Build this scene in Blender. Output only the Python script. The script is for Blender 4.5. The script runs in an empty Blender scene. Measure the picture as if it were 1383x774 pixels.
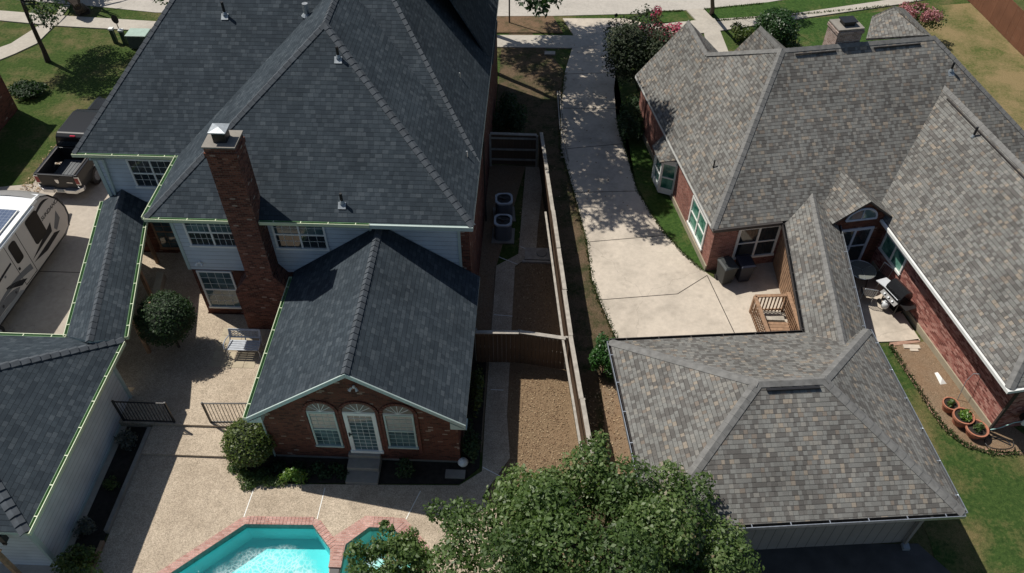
import bpy, math, random
import numpy as np
from mathutils import Vector
from mathutils.geometry import tessellate_polygon
random.seed(7)
R = math.radians
COL = bpy.context.scene.collection
# ------------------------------------------------------------------ camera maths (survey of the site)
F, TH, YAW, HC, CX, CY = 1080., R(46), R(2.36), 23.2, 691.5, 387.
_f = Vector((-math.sin(YAW)*math.cos(TH), math.cos(YAW)*math.cos(TH), -math.sin(TH)))
_r = Vector((math.cos(YAW), math.sin(YAW), 0))
_u = Vector((-math.sin(YAW)*math.sin(TH), math.cos(YAW)*math.sin(TH), math.cos(TH)))
def at(px, py, z=0.):
    d = _f + _r*((px-CX)/F) - _u*((py-CY)/F)
    t = (z-HC)/d.z
    return Vector((d.x*t, d.y*t, z))
def G(pts, z=0.): return [at(x, y, z) for x, y in pts]
# ------------------------------------------------------------------ mesh builder
class MB:
    def __init__(s): s.v=[]; s.f=[]; s.m=[]
    def add(s, vs, fs, m=0):
        b=len(s.v); s.v += [Vector(v) for v in vs]
        for f in fs: s.f.append([b+i for i in f]); s.m.append(m)
        return s
    def poly(s, pts, m=0): return s.add(pts, [list(range(len(pts)))], m)
    def obox(s, o, a, b, c, m=0):        # corner o and three edge vectors
        o=Vector(o); a=Vector(a); b=Vector(b); c=Vector(c)
        if a.cross(b).dot(c)<0: a,b=b,a
        vs=[o,o+a,o+a+b,o+b,o+c,o+a+c,o+a+b+c,o+b+c]
        return s.add(vs,[(0,3,2,1),(4,5,6,7),(0,1,5,4),(1,2,6,5),(2,3,7,6),(3,0,4,7)],m)
    def box(s, x0,x1,y0,y1,z0,z1,m=0): return s.obox((x0,y0,z0),(x1-x0,0,0),(0,y1-y0,0),(0,0,z1-z0),m)
    def wbox(s, W, u0,u1,z0,z1,n0,n1,m=0):
        o,d,n=W
        p=Vector((o[0],o[1],0))+d*u0+n*n0+Vector((0,0,z0))
        return s.obox(p, d*(u1-u0), n*(n1-n0), Vector((0,0,z1-z0)), m)
    def prism(s, pts, z0, z1, m=0):       # pts 2D loop, vertical walls, ngon caps
        n=len(pts); a=sum(pts[i][0]*pts[(i+1)%n][1]-pts[(i+1)%n][0]*pts[i][1] for i in range(n))
        if a<0: pts=pts[::-1]
        vs=[(p[0],p[1],z0) for p in pts]+[(p[0],p[1],z1) for p in pts]
        fs=[list(range(n))[::-1], list(range(n,2*n))]+[(i,(i+1)%n,n+(i+1)%n,n+i) for i in range(n)]
        return s.add(vs,fs,m)
    def slab(s, pts, th, m=0, ms=None, me=None):   # 3D polygon, thickened straight down
        pts=[Vector(p) for p in pts]; n=len(pts)
        nz=sum((pts[i].x*pts[(i+1)%n].y-pts[(i+1)%n].x*pts[i].y) for i in range(n))
        if nz<0: pts=pts[::-1]
        lo=[p-Vector((0,0,th)) for p in pts]
        s.add(pts,[list(range(n))],m)
        s.add(pts+lo,[list(range(2*n-1,n-1,-1))]+[(i,n+i,n+(i+1)%n,(i+1)%n) for i in range(n)], m if ms is None else ms)
        return s
    def tube(s, a, b, r, r2=None, n=8, m=0, cap=True):
        a=Vector(a); b=Vector(b); r2=r if r2 is None else r2
        d=(b-a).normalized(); x=d.orthogonal().normalized(); y=d.cross(x)
        vs=[]
        for c,q in ((a,r),(b,r2)):
            vs += [c+(x*math.cos(2*math.pi*i/n)+y*math.sin(2*math.pi*i/n))*q for i in range(n)]
        fs=[(i,(i+1)%n,n+(i+1)%n,n+i) for i in range(n)]
        if cap: fs += [list(range(n))[::-1], list(range(n,2*n))]
        return s.add(vs,fs,m)
    def path(s, pts, r, n=6, m=0):
        rr = r if isinstance(r,(list,tuple)) else [r]*len(pts)
        for i in range(len(pts)-1): s.tube(pts[i],pts[i+1],rr[i],rr[i+1],n,m)
        return s
    def lathe(s, prof, c=(0,0,0), n=20, m=0):
        c=Vector(c); vs=[]; k=len(prof)
        for j in range(n):
            a=2*math.pi*j/n
            vs += [c+Vector((r*math.cos(a), r*math.sin(a), z)) for r,z in prof]
        fs=[(j*k+i, ((j+1)%n)*k+i, ((j+1)%n)*k+i+1, j*k+i+1) for j in range(n) for i in range(k-1)]
        return s.add(vs,fs,m)
    def loft(s, rings, m=0, cap=True):
        n=len(rings[0]); vs=[p for r in rings for p in r]
        fs=[(k*n+i,k*n+(i+1)%n,(k+1)*n+(i+1)%n,(k+1)*n+i) for k in range(len(rings)-1) for i in range(n)]
        if cap: fs += [list(range(n))[::-1], [(len(rings)-1)*n+i for i in range(n)]]
        return s.add(vs,fs,m)
ROOT={}
def link(o, parent, off):
    COL.objects.link(o)
    if parent is not None: o.parent=parent; ROOT[o.name]=off
def build(mb, name, mats, parent=None, smooth=False, bevel=0, uv=True, label=None):
    if not isinstance(mats,(list,tuple)): mats=[mats]
    off = ROOT.get(parent.name, Vector()) if parent is not None else Vector()
    me=bpy.data.meshes.new(name)
    me.from_pydata([v-off for v in mb.v], [], mb.f)
    for m in mats: me.materials.append(m)
    me.polygons.foreach_set('material_index', mb.m)
    if uv:
        L=me.uv_layers.new(name='UVMap'); data=np.empty(len(me.loops)*2,dtype=np.float32)
        for p in me.polygons:
            n=p.normal
            if abs(n.z)>.995: h=Vector((1,0,0)); t=Vector((0,1,0))
            else:
                h=Vector((-n.y,n.x,0)).normalized(); t=n.cross(h).normalized()
                if t.z<0: t=-t
            for li in p.loop_indices:
                co=me.vertices[me.loops[li].vertex_index].co+off
                data[2*li]=co.dot(h); data[2*li+1]=co.dot(t)
        L.data.foreach_set('uv',data)
    if smooth: me.polygons.foreach_set('use_smooth',[True]*len(me.polygons))
    o=bpy.data.objects.new(name,me); link(o,parent,off)
    if bevel:
        b=o.modifiers.new('bevel','BEVEL'); b.width=bevel; b.segments=2; b.limit_method='ANGLE'
    if label: o['label']=label
    return o
def tag(o,label,cat,group=None):
    o['label']=label; o['category']=cat
    if group: o['group']=group
    return o
def thing(name,label,cat,loc=(0,0,0),group=None,local=False,rz=0):
    o=bpy.data.objects.new(name,None); o.empty_display_size=.2; COL.objects.link(o)
    o.location=loc; o.rotation_euler=(0,0,rz)
    ROOT[o.name]=Vector() if local else Vector(loc)
    return tag(o,label,cat,group)
def structure(name,mb,mat,kind='structure',**k):
    o=build(mb,name,mat,**k); o['kind']=kind; return o
def dup(root,loc,rz,label,parent=None):
    def rec(o,par):
        c=o.copy(); COL.objects.link(c); c.parent=par
        for ch in list(kids.get(o.name,[])): rec(ch,c)
        return c
    kids={}
    for o in bpy.data.objects:
        if o.parent: kids.setdefault(o.parent.name,[]).append(o)
    r=rec(root,None); r.location=loc; r.rotation_euler=(0,0,rz); r['label']=label
    return r
def boxes(par,name,mat,lst):
    for b in lst:
        mb=MB(); mb.box(*b); build(mb,name,mat,par)
# ------------------------------------------------------------------ materials
class NT:
    def __init__(s,name):
        s.mat=bpy.data.materials.new(name); s.mat.use_nodes=True; s.t=s.mat.node_tree
        s.b=s.t.nodes['Principled BSDF']; s.out=s.t.nodes['Material Output']
    def n(s,typ,**k):
        x=s.t.nodes.new(typ)
        for a,v in k.items():
            if a.startswith('i_'):
                key=a[2:]; key=int(key) if key.isdigit() else key.replace('_',' ')
                s.set(x.inputs[key],v)
            else: setattr(x,a,v)
        return x
    def set(s,inp,v):
        if isinstance(v,bpy.types.NodeSocket): s.t.links.new(v,inp)
        else: inp.default_value=v
    def math(s,op,a,b=None,c=None):
        x=s.n('ShaderNodeMath',operation=op); s.set(x.inputs[0],a)
        if b is not None: s.set(x.inputs[1],b)
        if c is not None: s.set(x.inputs[2],c)
        return x.outputs[0]
    def ramp(s,fac,stops,interp='LINEAR'):
        x=s.n('ShaderNodeValToRGB'); s.set(x.inputs[0],fac); r=x.color_ramp; r.interpolation=interp
        while len(r.elements)<len(stops): r.elements.new(.5)
        for e,(p,c) in zip(r.elements,stops): e.position=p; e.color=(*c,1)
        return x.outputs[0]
    def mix(s,fac,a,b,mode='MIX'):
        x=s.n('ShaderNodeMix',data_type='RGBA',blend_type=mode)
        s.set(x.inputs[0],fac); s.set(x.inputs[6],a if isinstance(a,bpy.types.NodeSocket) else (*a,1)); s.set(x.inputs[7],b if isinstance(b,bpy.types.NodeSocket) else (*b,1))
        return x.outputs[2]
    def noise(s,vec,scale,detail=4,rough=.55,out='Fac'):
        x=s.n('ShaderNodeTexNoise'); s.set(x.inputs['Vector'],vec); x.inputs['Scale'].default_value=scale
        x.inputs['Detail'].default_value=detail; x.inputs['Roughness'].default_value=rough
        return x.outputs[out]
    def uv(s): return s.n('ShaderNodeTexCoord').outputs['UV']
    def pos(s): return s.n('ShaderNodeNewGeometry').outputs['Position']
    def bump(s,h,strength=.5,dist=.01):
        x=s.n('ShaderNodeBump'); x.inputs['Strength'].default_value=strength; x.inputs['Distance'].default_value=dist
        s.set(x.inputs['Height'],h); s.set(s.b.inputs['Normal'],x.outputs[0])
    def fin(s,col,rough=.8,metal=0,spec=None):
        s.set(s.b.inputs['Base Color'],col if isinstance(col,bpy.types.NodeSocket) else (*col,1))
        s.set(s.b.inputs['Roughness'],rough); s.b.inputs['Metallic'].default_value=metal
        if spec is not None: s.b.inputs['Specular IOR Level'].default_value=spec
        return s.mat
def plain(name,col,rough=.7,metal=0,var=.12,scale=3,spec=None):
    t=NT(name); f=t.noise(t.pos(),scale,5)
    c=t.ramp(f,[(.3,tuple(x*(1-var) for x in col)),(.7,tuple(min(1,x*(1+var)) for x in col))])
    return t.fin(c,rough,metal,spec)
def shingle(name,stops,w,h,butt_shade,seed=0.,band=.5,wob=.0,spec=.3,rough=.85,tone=.16):
    t=NT(name); sep=t.n('ShaderNodeSeparateXYZ'); t.set(sep.inputs[0],t.uv())
    u,v=sep.outputs[0],sep.outputs[1]
    vr=t.math('DIVIDE',v,h); row=t.math('FLOOR',vr); fv=t.math('FRACT',vr)
    wn=t.n('ShaderNodeTexWhiteNoise',noise_dimensions='1D'); t.set(wn.inputs['W'],t.math('ADD',row,seed))
    uu=t.math('ADD',t.math('DIVIDE',u,w),t.math('MULTIPLY',wn.outputs['Value'],9.7))
    cv=t.n('ShaderNodeCombineXYZ'); t.set(cv.inputs[0],t.math('MULTIPLY',uu,.6)); t.set(cv.inputs[1],t.math('MULTIPLY',row,3.3))
    wobn=t.noise(cv.outputs[0],1.0,0)
    uu=t.math('ADD',uu,t.math('MULTIPLY',wobn,wob))
    tab=t.math('FLOOR',uu); fu=t.math('FRACT',uu)
    c2=t.n('ShaderNodeCombineXYZ'); t.set(c2.inputs[0],tab); t.set(c2.inputs[1],row); t.set(c2.inputs[2],seed)
    w2=t.n('ShaderNodeTexWhiteNoise',noise_dimensions='3D'); t.set(w2.inputs['Vector'],c2.outputs[0])
    rnd=w2.outputs['Value']
    col=t.ramp(rnd,stops,'CONSTANT' if len(stops)>4 else 'LINEAR')
    # broad weathering
    big=t.noise(t.pos(),.55,4); fine=t.noise(t.pos(),60,2)
    col=t.mix(1,col,t.ramp(big,[(.3,(1-tone,)*3),(.7,(1+tone,)*3)]),'MULTIPLY')
    col=t.mix(1,col,t.ramp(fine,[(.3,(.82,)*3),(.7,(1.2,)*3)]),'MULTIPLY')
    shade_gap_m=t.math('MAXIMUM',t.math('LESS_THAN',fv,butt_shade),t.math('MULTIPLY',t.math('LESS_THAN',fu,.06),t.math('GREATER_THAN',rnd,.45)))
    col=t.mix(shade_gap_m,col,t.mix(1,col,(band,)*3,'MULTIPLY'))  # butt-edge shadow line painted into the colour, along with dark tab gaps
    hh=t.math('ADD',t.math('MULTIPLY',t.math('SUBTRACT',1,fv),.7),t.math('MULTIPLY',rnd,.28))
    t.bump(t.math('ADD',hh,t.math('MULTIPLY',fine,.15)),.8,.022)
    return t.fin(col,rough,0,spec)
def brick(name,c1,c2,c3,mortar,white=0.,bump=.6):
    t=NT(name); b=t.n('ShaderNodeTexBrick'); t.set(b.inputs['Vector'],t.uv())
    b.inputs['Scale'].default_value=1; b.inputs['Brick Width'].default_value=.175; b.inputs['Row Height'].default_value=.072
    b.inputs['Mortar Size'].default_value=.006; b.inputs['Mortar Smooth'].default_value=.1; b.inputs['Bias'].default_value=0
    b.inputs['Color1'].default_value=(0,0,0,1); b.inputs['Color2'].default_value=(1,1,1,1); b.inputs['Mortar'].default_value=(.5,.5,.5,1)
    st=[(0,c1),(.45,c2),(.95,c3)]
    if white: st.append((1.0,(.34,.27,.22)))
    col=t.ramp(b.outputs['Color'],st)
    fine=t.noise(t.uv(),30,3); big=t.noise(t.pos(),1.1,4)
    col=t.mix(1,col,t.ramp(fine,[(.3,(.7,)*3),(.7,(1.25,)*3)]),'MULTIPLY')
    col=t.mix(1,col,t.ramp(big,[(.3,(.8,)*3),(.7,(1.15,)*3)]),'MULTIPLY')
    col=t.mix(b.outputs['Fac'],col,mortar)
    t.bump(t.math('ADD',t.math('SUBTRACT',1,b.outputs['Fac']),t.math('MULTIPLY',fine,.3)),bump,.01)
    return t.fin(col,.9,0,.2)
def siding(name,col,h=.2,vertical=False):
    t=NT(name); sep=t.n('ShaderNodeSeparateXYZ'); t.set(sep.inputs[0],t.uv())
    fv=t.math('FRACT',t.math('DIVIDE',sep.outputs[0 if vertical else 1],h))
    big=t.noise(t.pos(),1.3,5); c=t.ramp(big,[(.3,tuple(x*.86 for x in col)),(.7,tuple(x*1.06 for x in col))])
    c=t.mix(t.math('LESS_THAN',fv,.07),c,t.mix(1,c,(.45,)*3,'MULTIPLY'))
    t.bump(t.math('SUBTRACT',1,fv),.6,.02)
    return t.fin(c,.6,0,.3)
def concrete(name,col,stain=.25,joint=None,scale=.5,speck=.08):
    t=NT(name); p=t.pos(); a=t.noise(p,scale,6,.6); b=t.noise(p,5,5,.7); f=t.noise(p,70,2)
    c=t.ramp(a,[(.28,tuple(x*(1-stain) for x in col)),(.5,col),(.75,tuple(x*(1+stain*.45) for x in col))])
    c=t.mix(1,c,t.ramp(b,[(.3,(.88,)*3),(.7,(1.08,)*3)]),'MULTIPLY')
    c=t.mix(1,c,t.ramp(f,[(.25,(1-speck*1.5,)*3),(.75,(1+speck,)*3)]),'MULTIPLY')
    sp=t.noise(p,1.7,3,.5); c=t.mix(1,c,t.ramp(sp,[(.62,(1,)*3),(.74,(1-stain*.55,)*3)]),'MULTIPLY')
    v=t.n('ShaderNodeTexVoronoi',feature='DISTANCE_TO_EDGE'); v.inputs['Scale'].default_value=.19
    ad=t.n('ShaderNodeVectorMath',operation='ADD'); t.set(ad.inputs[0],p); nz=t.n('ShaderNodeTexNoise'); t.set(nz.inputs['Vector'],p); nz.inputs['Scale'].default_value=.9; nz.inputs['Detail'].default_value=6; t.set(ad.inputs[1],nz.outputs['Color']); t.set(v.inputs['Vector'],ad.outputs[0])
    c=t.mix(t.math('MULTIPLY',t.math('LESS_THAN',v.outputs['Distance'],.0018),.22),c,(.09,.08,.07))
    t.bump(f,.25,.005)
    return t.fin(c,.85,0,.25)
def aggregate(name,col):
    t=NT(name); p=t.pos(); v=t.n('ShaderNodeTexVoronoi',feature='F1'); t.set(v.inputs['Vector'],p); v.inputs['Scale'].default_value=42
    sep=t.n('ShaderNodeSeparateColor'); t.set(sep.inputs[0],v.outputs['Color'])
    c=t.ramp(sep.outputs[0],[(0,tuple(x*.65 for x in col)),(.3,tuple(x*.88 for x in col)),(.7,tuple(x*1.1 for x in col)),(1,(col[0]*1.3,col[1]*1.3,col[2]*1.33))])
    a=t.noise(p,.7,6,.6); b=t.noise(p,4,5,.65)
    c=t.mix(1,c,t.ramp(a,[(.3,(.8,.78,.76)),(.7,(1.1,1.1,1.1))]),'MULTIPLY')
    c=t.mix(1,c,t.ramp(b,[(.3,(.88,)*3),(.7,(1.08,)*3)]),'MULTIPLY')
    t.bump(v.outputs['Distance'],.5,.01)
    return t.fin(c,.9,0,.2)
def grass(name,greens,dry,dryamt=.5,scale=.45):
    t=NT(name); p=t.pos(); a=t.noise(p,scale,7,.65); b=t.noise(p,7,6,.75); f=t.noise(p,45,3,.7)
    g=t.ramp(b,[(.3,greens[0]),(.5,greens[1]),(.7,greens[2])])
    d=t.ramp(f,[(.3,dry[0]),(.7,dry[1])])
    m=t.ramp(t.math('ADD',t.math('MULTIPLY',a,.75),t.math('MULTIPLY',b,.25)),[(dryamt-.06,(0,)*3),(dryamt+.09,(1,)*3)])
    c=t.mix(m,g,d)
    c=t.mix(1,c,t.ramp(f,[(.25,(.55,)*3),(.75,(1.4,)*3)]),'MULTIPLY')
    t.bump(t.math('ADD',f,b),.9,.05)
    return t.fin(c,.95,0,.1)
def leafmat(name,stops,trans=.3,rough=.45):
    t=NT(name); sep=t.n('ShaderNodeSeparateXYZ'); t.set(sep.inputs[0],t.uv())
    c=t.ramp(sep.outputs[0],stops); t.fin(c,rough,0,.5)
    tr=t.n('ShaderNodeBsdfTranslucent'); t.set(tr.inputs[0],t.mix(1,c,(1.3,1.5,.7),'MULTIPLY'))
    mx=t.n('ShaderNodeMixShader'); mx.inputs[0].default_value=trans
    t.t.links.new(t.b.outputs[0],mx.inputs[1]); t.t.links.new(tr.outputs[0],mx.inputs[2]); t.t.links.new(mx.outputs[0],t.out.inputs[0])
    return t.mat
M={}
M['dark_shingle']=shingle('dark_shingle',[(0,(.030,.039,.048)),(.5,(.038,.049,.059)),(.85,(.047,.059,.070)),(1,(.060,.073,.084))],.19,.145,.10,1.,.55,.8,spec=.08)
M['dark_cap']=plain('dark_cap',(.052,.062,.073),.85,var=.25,scale=4)
M['tan_shingle']=shingle('tan_shingle',[(0,(.105,.100,.093)),(.20,(.155,.153,.143)),(.46,(.180,.179,.167)),(.66,(.132,.126,.117)),(.80,(.198,.190,.172)),(.90,(.235,.203,.165)),(.96,(.170,.145,.122))],.135,.135,.12,5.,.45,1.3,spec=.1)
M['tan_cap']=plain('tan_cap',(.155,.153,.146),.9,var=.25,scale=5)
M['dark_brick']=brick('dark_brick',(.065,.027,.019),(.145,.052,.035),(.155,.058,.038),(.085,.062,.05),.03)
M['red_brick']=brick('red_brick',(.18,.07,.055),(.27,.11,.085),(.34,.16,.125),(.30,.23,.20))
M['red_mottled']=brick('red_mottled',(.15,.05,.04),(.34,.125,.10),(.50,.27,.22),(.30,.17,.145))
M['grey_siding']=siding('grey_siding',(.50,.56,.61),.2)
M['pale_siding']=siding('pale_siding',(.56,.59,.60),.2)
M['beige_siding']=siding('beige_siding',(.30,.27,.235),.3,True)
M['white']=plain('white_trim',(.72,.73,.70),.5,var=.06)
M['rake']=plain('pale_green_trim',(.40,.48,.45),.5,var=.06)
M['gutter_lip']=plain('gutter_lip',(.50,.56,.38),.5,var=.05)
M['gutter_green']=plain('gutter_green',(.10,.24,.09),.5,var=.2)
M['black']=plain('black_metal',(.012,.012,.013),.45,var=.2)
M['darkpaint']=plain('dark_brown_trim',(.035,.030,.028),.6,var=.2)
M['metal']=plain('galvanised',(.55,.58,.6),.35,.8,var=.2,scale=8)
M['lead']=plain('lead_flashing',(.30,.33,.35),.5,.3,var=.2,scale=8)
t=NT('glass_dark'); M['glass']=t.fin((.022,.03,.036),.06,0,.9)
t=NT('glass_blind'); sep=t.n('ShaderNodeSeparateXYZ'); t.set(sep.inputs[0],t.uv()); fr=t.math('FRACT',t.math('DIVIDE',sep.outputs[1],.06))
M['blind']=t.fin(t.mix(t.math('LESS_THAN',fr,.25),(.42,.41,.37),(.2,.2,.19)),.2,0,.8)
t=NT('glass_green'); M['glass_green']=t.fin(t.ramp(t.noise(t.uv(),2,4),[(.4,(.02,.11,.085)),(.6,(.16,.34,.27))]),.08,0,.8)
t=NT('glass_teal'); M['glass_teal']=t.fin(t.ramp(t.noise(t.uv(),1.3,3),[(.35,(.03,.06,.07)),(.65,(.12,.19,.2))]),.08,0,.9)
M['concrete']=concrete('concrete',(.50,.44,.365),.32)
M['road']=concrete('road_concrete',(.43,.40,.355),.15)
M['walk']=concrete('walk_concrete',(.42,.385,.33),.15)
M['old_concrete']=concrete('old_concrete',(.26,.24,.21),.25)
M['aggregate']=aggregate('aggregate',(.43,.36,.275))
M['path_agg']=aggregate('path_aggregate',(.24,.22,.19))
M['grass']=grass('grass',[(.028,.053,.014),(.055,.092,.022),(.09,.125,.034)],[(.12,.11,.045),(.22,.175,.09)],.54)
M['lawn']=grass('lush_lawn',[(.024,.052,.013),(.048,.098,.022),(.080,.135,.032)],[(.11,.11,.042),(.19,.165,.075)],.60,.5)
M['dry']=grass('dry_grass',[(.04,.07,.02),(.09,.11,.035),(.14,.13,.05)],[(.17,.125,.07),(.26,.19,.11)],.45,.8)
M['back_lawn']=grass('patchy_lawn',[(.026,.054,.014),(.052,.095,.024),(.085,.13,.034)],[(.13,.115,.045),(.24,.19,.09)],.535,.42)
M['mulch']=grass('leaf_litter',[(.20,.135,.08),(.26,.18,.11),(.31,.215,.135)],[(.22,.15,.09),(.29,.21,.13)],.5,.8)
M['dirt']=grass('bare_dirt',[(.22,.145,.09),(.28,.19,.12),(.33,.23,.15)],[(.19,.14,.09),(.34,.25,.17)],.5,.8)
M['bed']=plain('dark_bed_soil',(.02,.016,.012),.95,var=.5,scale=6)
M['wood']=siding('fence_wood',(.115,.075,.05),.14,True)
M['cedar']=plain('cedar',(.27,.165,.10),.75,var=.3,scale=6)
M['greywood']=plain('weathered_wood',(.34,.31,.265),.85,var=.22,scale=5)
M['terracotta']=plain('terracotta',(.38,.15,.09),.8,var=.15,scale=5)
M['bark']=plain('bark',(.055,.042,.032),.95,var=.4,scale=9)
M['pinkbrick']=brick('coping_brick',(.40,.22,.18),(.46,.27,.225),(.52,.33,.28),(.44,.33,.28))
# ------------------------------------------------------------------ ground and surfaces
def holed(outer, holes, z):
    import bmesh
    bm=bmesh.new(); es=[]
    for loop in [outer]+holes:
        vs=[bm.verts.new((p[0],p[1],z)) for p in loop]
        es+=[bm.edges.new((vs[i],vs[(i+1)%len(vs)])) for i in range(len(vs))]
    bmesh.ops.triangle_fill(bm,edges=es,use_beauty=True)
    bm.verts.index_update(); mb=MB()
    vs=[v.co.copy() for v in bm.verts]; fs=[]
    for f in bm.faces:
        ids=[v.index for v in f.verts]
        if f.normal.z<0: ids=ids[::-1]
        fs.append(ids)
    mb.add(vs,fs); bm.free(); return mb
POOL=[(-12.3,8.45),(-8.83,11.66),(-6.71,11.72),(-6.01,10.97),(-5.9,10.23),(-5.9,6.5),(-12.3,6.5)]
SPA=[(-5.58,10.25),(-5.57,11.12),(-4.94,11.72),(-4.2,11.72),(-3.42,11.07),(-3.32,10.34),(-3.32,9.6),(-4,9.0),(-5,9.0),(-5.58,9.6)]
# the whole hole covers pool and spa with their shared coping
HOLE=[(-12.55,8.5),(-8.96,11.9),(-6.62,11.93),(-5.99,11.36),(-5.1,12.11),(-3.86,12.06),(-3.01,11.2),(-2.92,10.3),(-2.92,9.3),(-3.8,8.6),(-5.5,8.6),(-5.55,6.2),(-12.55,6.2)]
structure('ground',holed([(-150,-60),(150,-60),(150,160),(-150,160)],[HOLE],0.),M['grass'])
def sheet(name,pts,z,mat,th=None,kind='structure'):
    pts=[(p[0],p[1]) for p in pts]; mb=MB(); mb.prism(pts,-.02 if th is None else z-th,z)
    return structure(name,mb,mat,kind)
deck_out=[(-12.95,3),(-12.95,14.0),(-9.6,14.0),(-9.5,13.5),(-9.29,13.19),(-8.2,13.12),(-7.26,13.14),(-2.27,13.3),(-1.56,13.85),(-1.6,16.1),(-1.62,23.5),(-.73,24.25),(-.6,30.2),(.3,30.2),(.05,26),(.0,24.4),(-.85,23.5),(-.84,16.1),(-.66,14.4),(-1.5,12.9),(-.2,12.0),(.6,9),(.6,3)]
structure('pool_deck',holed(deck_out,[HOLE],.05),M['aggregate'])
# deck joints
mb=MB()
for a,b in [((344,657),(329,699)),((439,659),(428,702)),((568,663),(548,702)),((652,631),(677,644)),((680,527),(663,526)),((667,425),(692,427)),((674,347),(699,357)),((703,333),(725,342))]:
    p,q=at(*a,.05),at(*b,.05); d=(q-p).normalized(); n=Vector((-d.y,d.x,0))*.012
    mb.obox(p-n+Vector((0,0,-.01)), q-p, n*2, (0,0,.014))
structure('deck_joints',mb,M['white'])
sheet('upper_patio',[(-14.3,15.12),(-8.5,15.12),(-8.5,20.2),(-12.6,20.2),(-12.6,23.5),(-17.2,23.5),(-15.4,16.6),(-14.1,16.6)],.26,M['aggregate'])
sheet('middle_patio',[(-12.95,14.0),(-8.9,14.0),(-8.7,15.118),(-12.95,15.118)],.15,M['aggregate'])
mb=MB()
for i in range(6):
    for j in range(5):
        if random.random()<.97: mb.box(-11.75+i*.42,-11.36+i*.42,17.62+j*.38,17.97+j*.38,.25,.272)
structure('paver_patch',mb,concrete('paver',(.42,.36,.26),.2))
sheet('planting_bed',[(-14.3,8.5),(-13.05,8.5),(-13.05,15.1),(-14.3,15.1)],.03,M['bed'])
sheet('planting_bed',[(-9.4,13.95),(-8.9,14.3),(-8.47,14.3),(-8.47,14.14),(-2.25,14.14),(-2.2,20),(-1.72,20),(-1.66,14.0),(-2.27,13.37),(-7.26,13.2),(-8.2,13.18),(-9.25,13.25)],.03,M['bed'])
sheet('side_yard',[(-2.3,14.6),(-1.62,14.6),(-1.62,20),(-1.62,23.5),(-.6,30.3),(-2.3,30.3)],.01,M['dirt'])
sheet('side_yard',[(-.84,14.4),(-1.4,12.9),(-.1,12.0),(.5,9),(2.4,9),(1.75,15),(1.2,18.4),(.02,30.2),(.0,24.4),(-.85,23.5)],.012,M['mulch'])
# strip between fence and the right hand drive
sheet('verge',[at(*p) for p in [(705,30),(764,98),(757,145),(757,200),(774,257),(792,325),(800,380),(811,409),(833,460),(870,600),(900,774)]]+[Vector((2.4,9,0)),Vector((1.2,18.4,0)),Vector((0,30.2,0)),Vector((-2.2,30.5,0)),Vector((-2.3,42,0))],.014,grass('verge_grass',[(.025,.035,.014),(.055,.062,.026),(.08,.075,.04)],[(.10,.07,.045),(.19,.135,.085)],.46,1.1))
sheet('verge_dirt',[(-4,42.7),(1.2,42.9),(.6,44.85),(-4,44.6)],.07,grass('strip_litter',[(.05,.05,.025),(.10,.085,.045),(.14,.11,.06)],[(.16,.10,.06),(.24,.16,.10)],.45,1.1))
sheet('verge_dirt',[at(*p) for p in [(812,520),(846,520),(870,640),(822,640)]],.02,M['dirt'])
dr=[(777,52),(763,98),(757.6,145),(757.5,200),(774.4,257.5),(792.5,325),(800,380),(810.6,409),(832.6,459.5),(845,520),(1180,520),(1110,380),(1075,300),(985,300),(965,378),(950,367),(924,345),(898.5,317),(880,291),(860,257.5),(843,200),(832,160),(829,120),(832,98),(850,55),(913,34),(872,33),(842,26),(760,26)]
sheet('driveway',G(dr),.06,M['concrete'])
mb=MB()
for a,b in [((764,100),(832,98)),((757,146),(833,147)),((764,201),(843,194)),((774,260),(862,258)),((792,327),(898,318)),((811,405),(915,397)),((915,397),(955,372)),((955,372),(993,452))]:
    p,q=at(*a,.06),at(*b,.06); d=(q-p).normalized(); n=Vector((-d.y,d.x,0))*.015
    mb.obox(p-n+Vector((0,0,-.01)), q-p, n*2, (0,0,.0135))
structure('driveway_joints',mb,M['bed'])
sheet('side_lawn',[at(*p) for p in [(832,98),(829,120),(832,160),(843,200),(860,257.5),(880,291),(898.5,317),(924,345),(950,367)]]+[Vector((7.05,23.6,0)),Vector((4.8,34.3,0)),Vector((3.2,40,0))],.02,M['lawn'])
# H2 rear patio, bed and lawn
sheet('rear_patio',[(11.2,25),(11.0,18.0),(12.9,20.0),(14.62,20.15),(14.2,22.3),(13.6,24.6)],.05,M['concrete'])
sheet('gravel_bed',[at(*p) for p in [(1205,467),(1248,462),(1345,560),(1400,600),(1400,615),(1345,612),(1310,603),(1290,590),(1270,570),(1240,520)]],.03,M['dirt'])
mb=MB()
pts=[at(*p) for p in [(1241,461),(1203,466),(1217,490),(1240,525),(1262,560),(1282,585),(1305,602),(1340,612),(1383,612)]]
for a,b in zip(pts,pts[1:]):
    d=(b-a).normalized(); n=Vector((-d.y,d.x,0)); mb.obox(a-n*.08+Vector((0,0,.0)), b-a+d*.03, n*.16,(0,0,.05))
structure('brick_edging',mb,plain('dusty_brick',(.33,.20,.145),.9,var=.2,scale=7))
sheet('back_lawn',[at(*p) for p in [(1188,468),(1203,468),(1217,490),(1240,525),(1262,560),(1282,585),(1305,602),(1340,612),(1420,612)]]+[Vector((24,16,0)),Vector((24,6,0)),Vector((12,6,0)),Vector((12.4,12,0)),Vector((11.9,18,0))],.018,M['back_lawn'])
sheet('rear_yard',[(4,4),(12.9,4),(12.7,11.0),(12.0,11.9),(4,11.5)],.022,plain('asphalt',(.06,.058,.055),.9,var=.25,scale=2))
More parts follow.
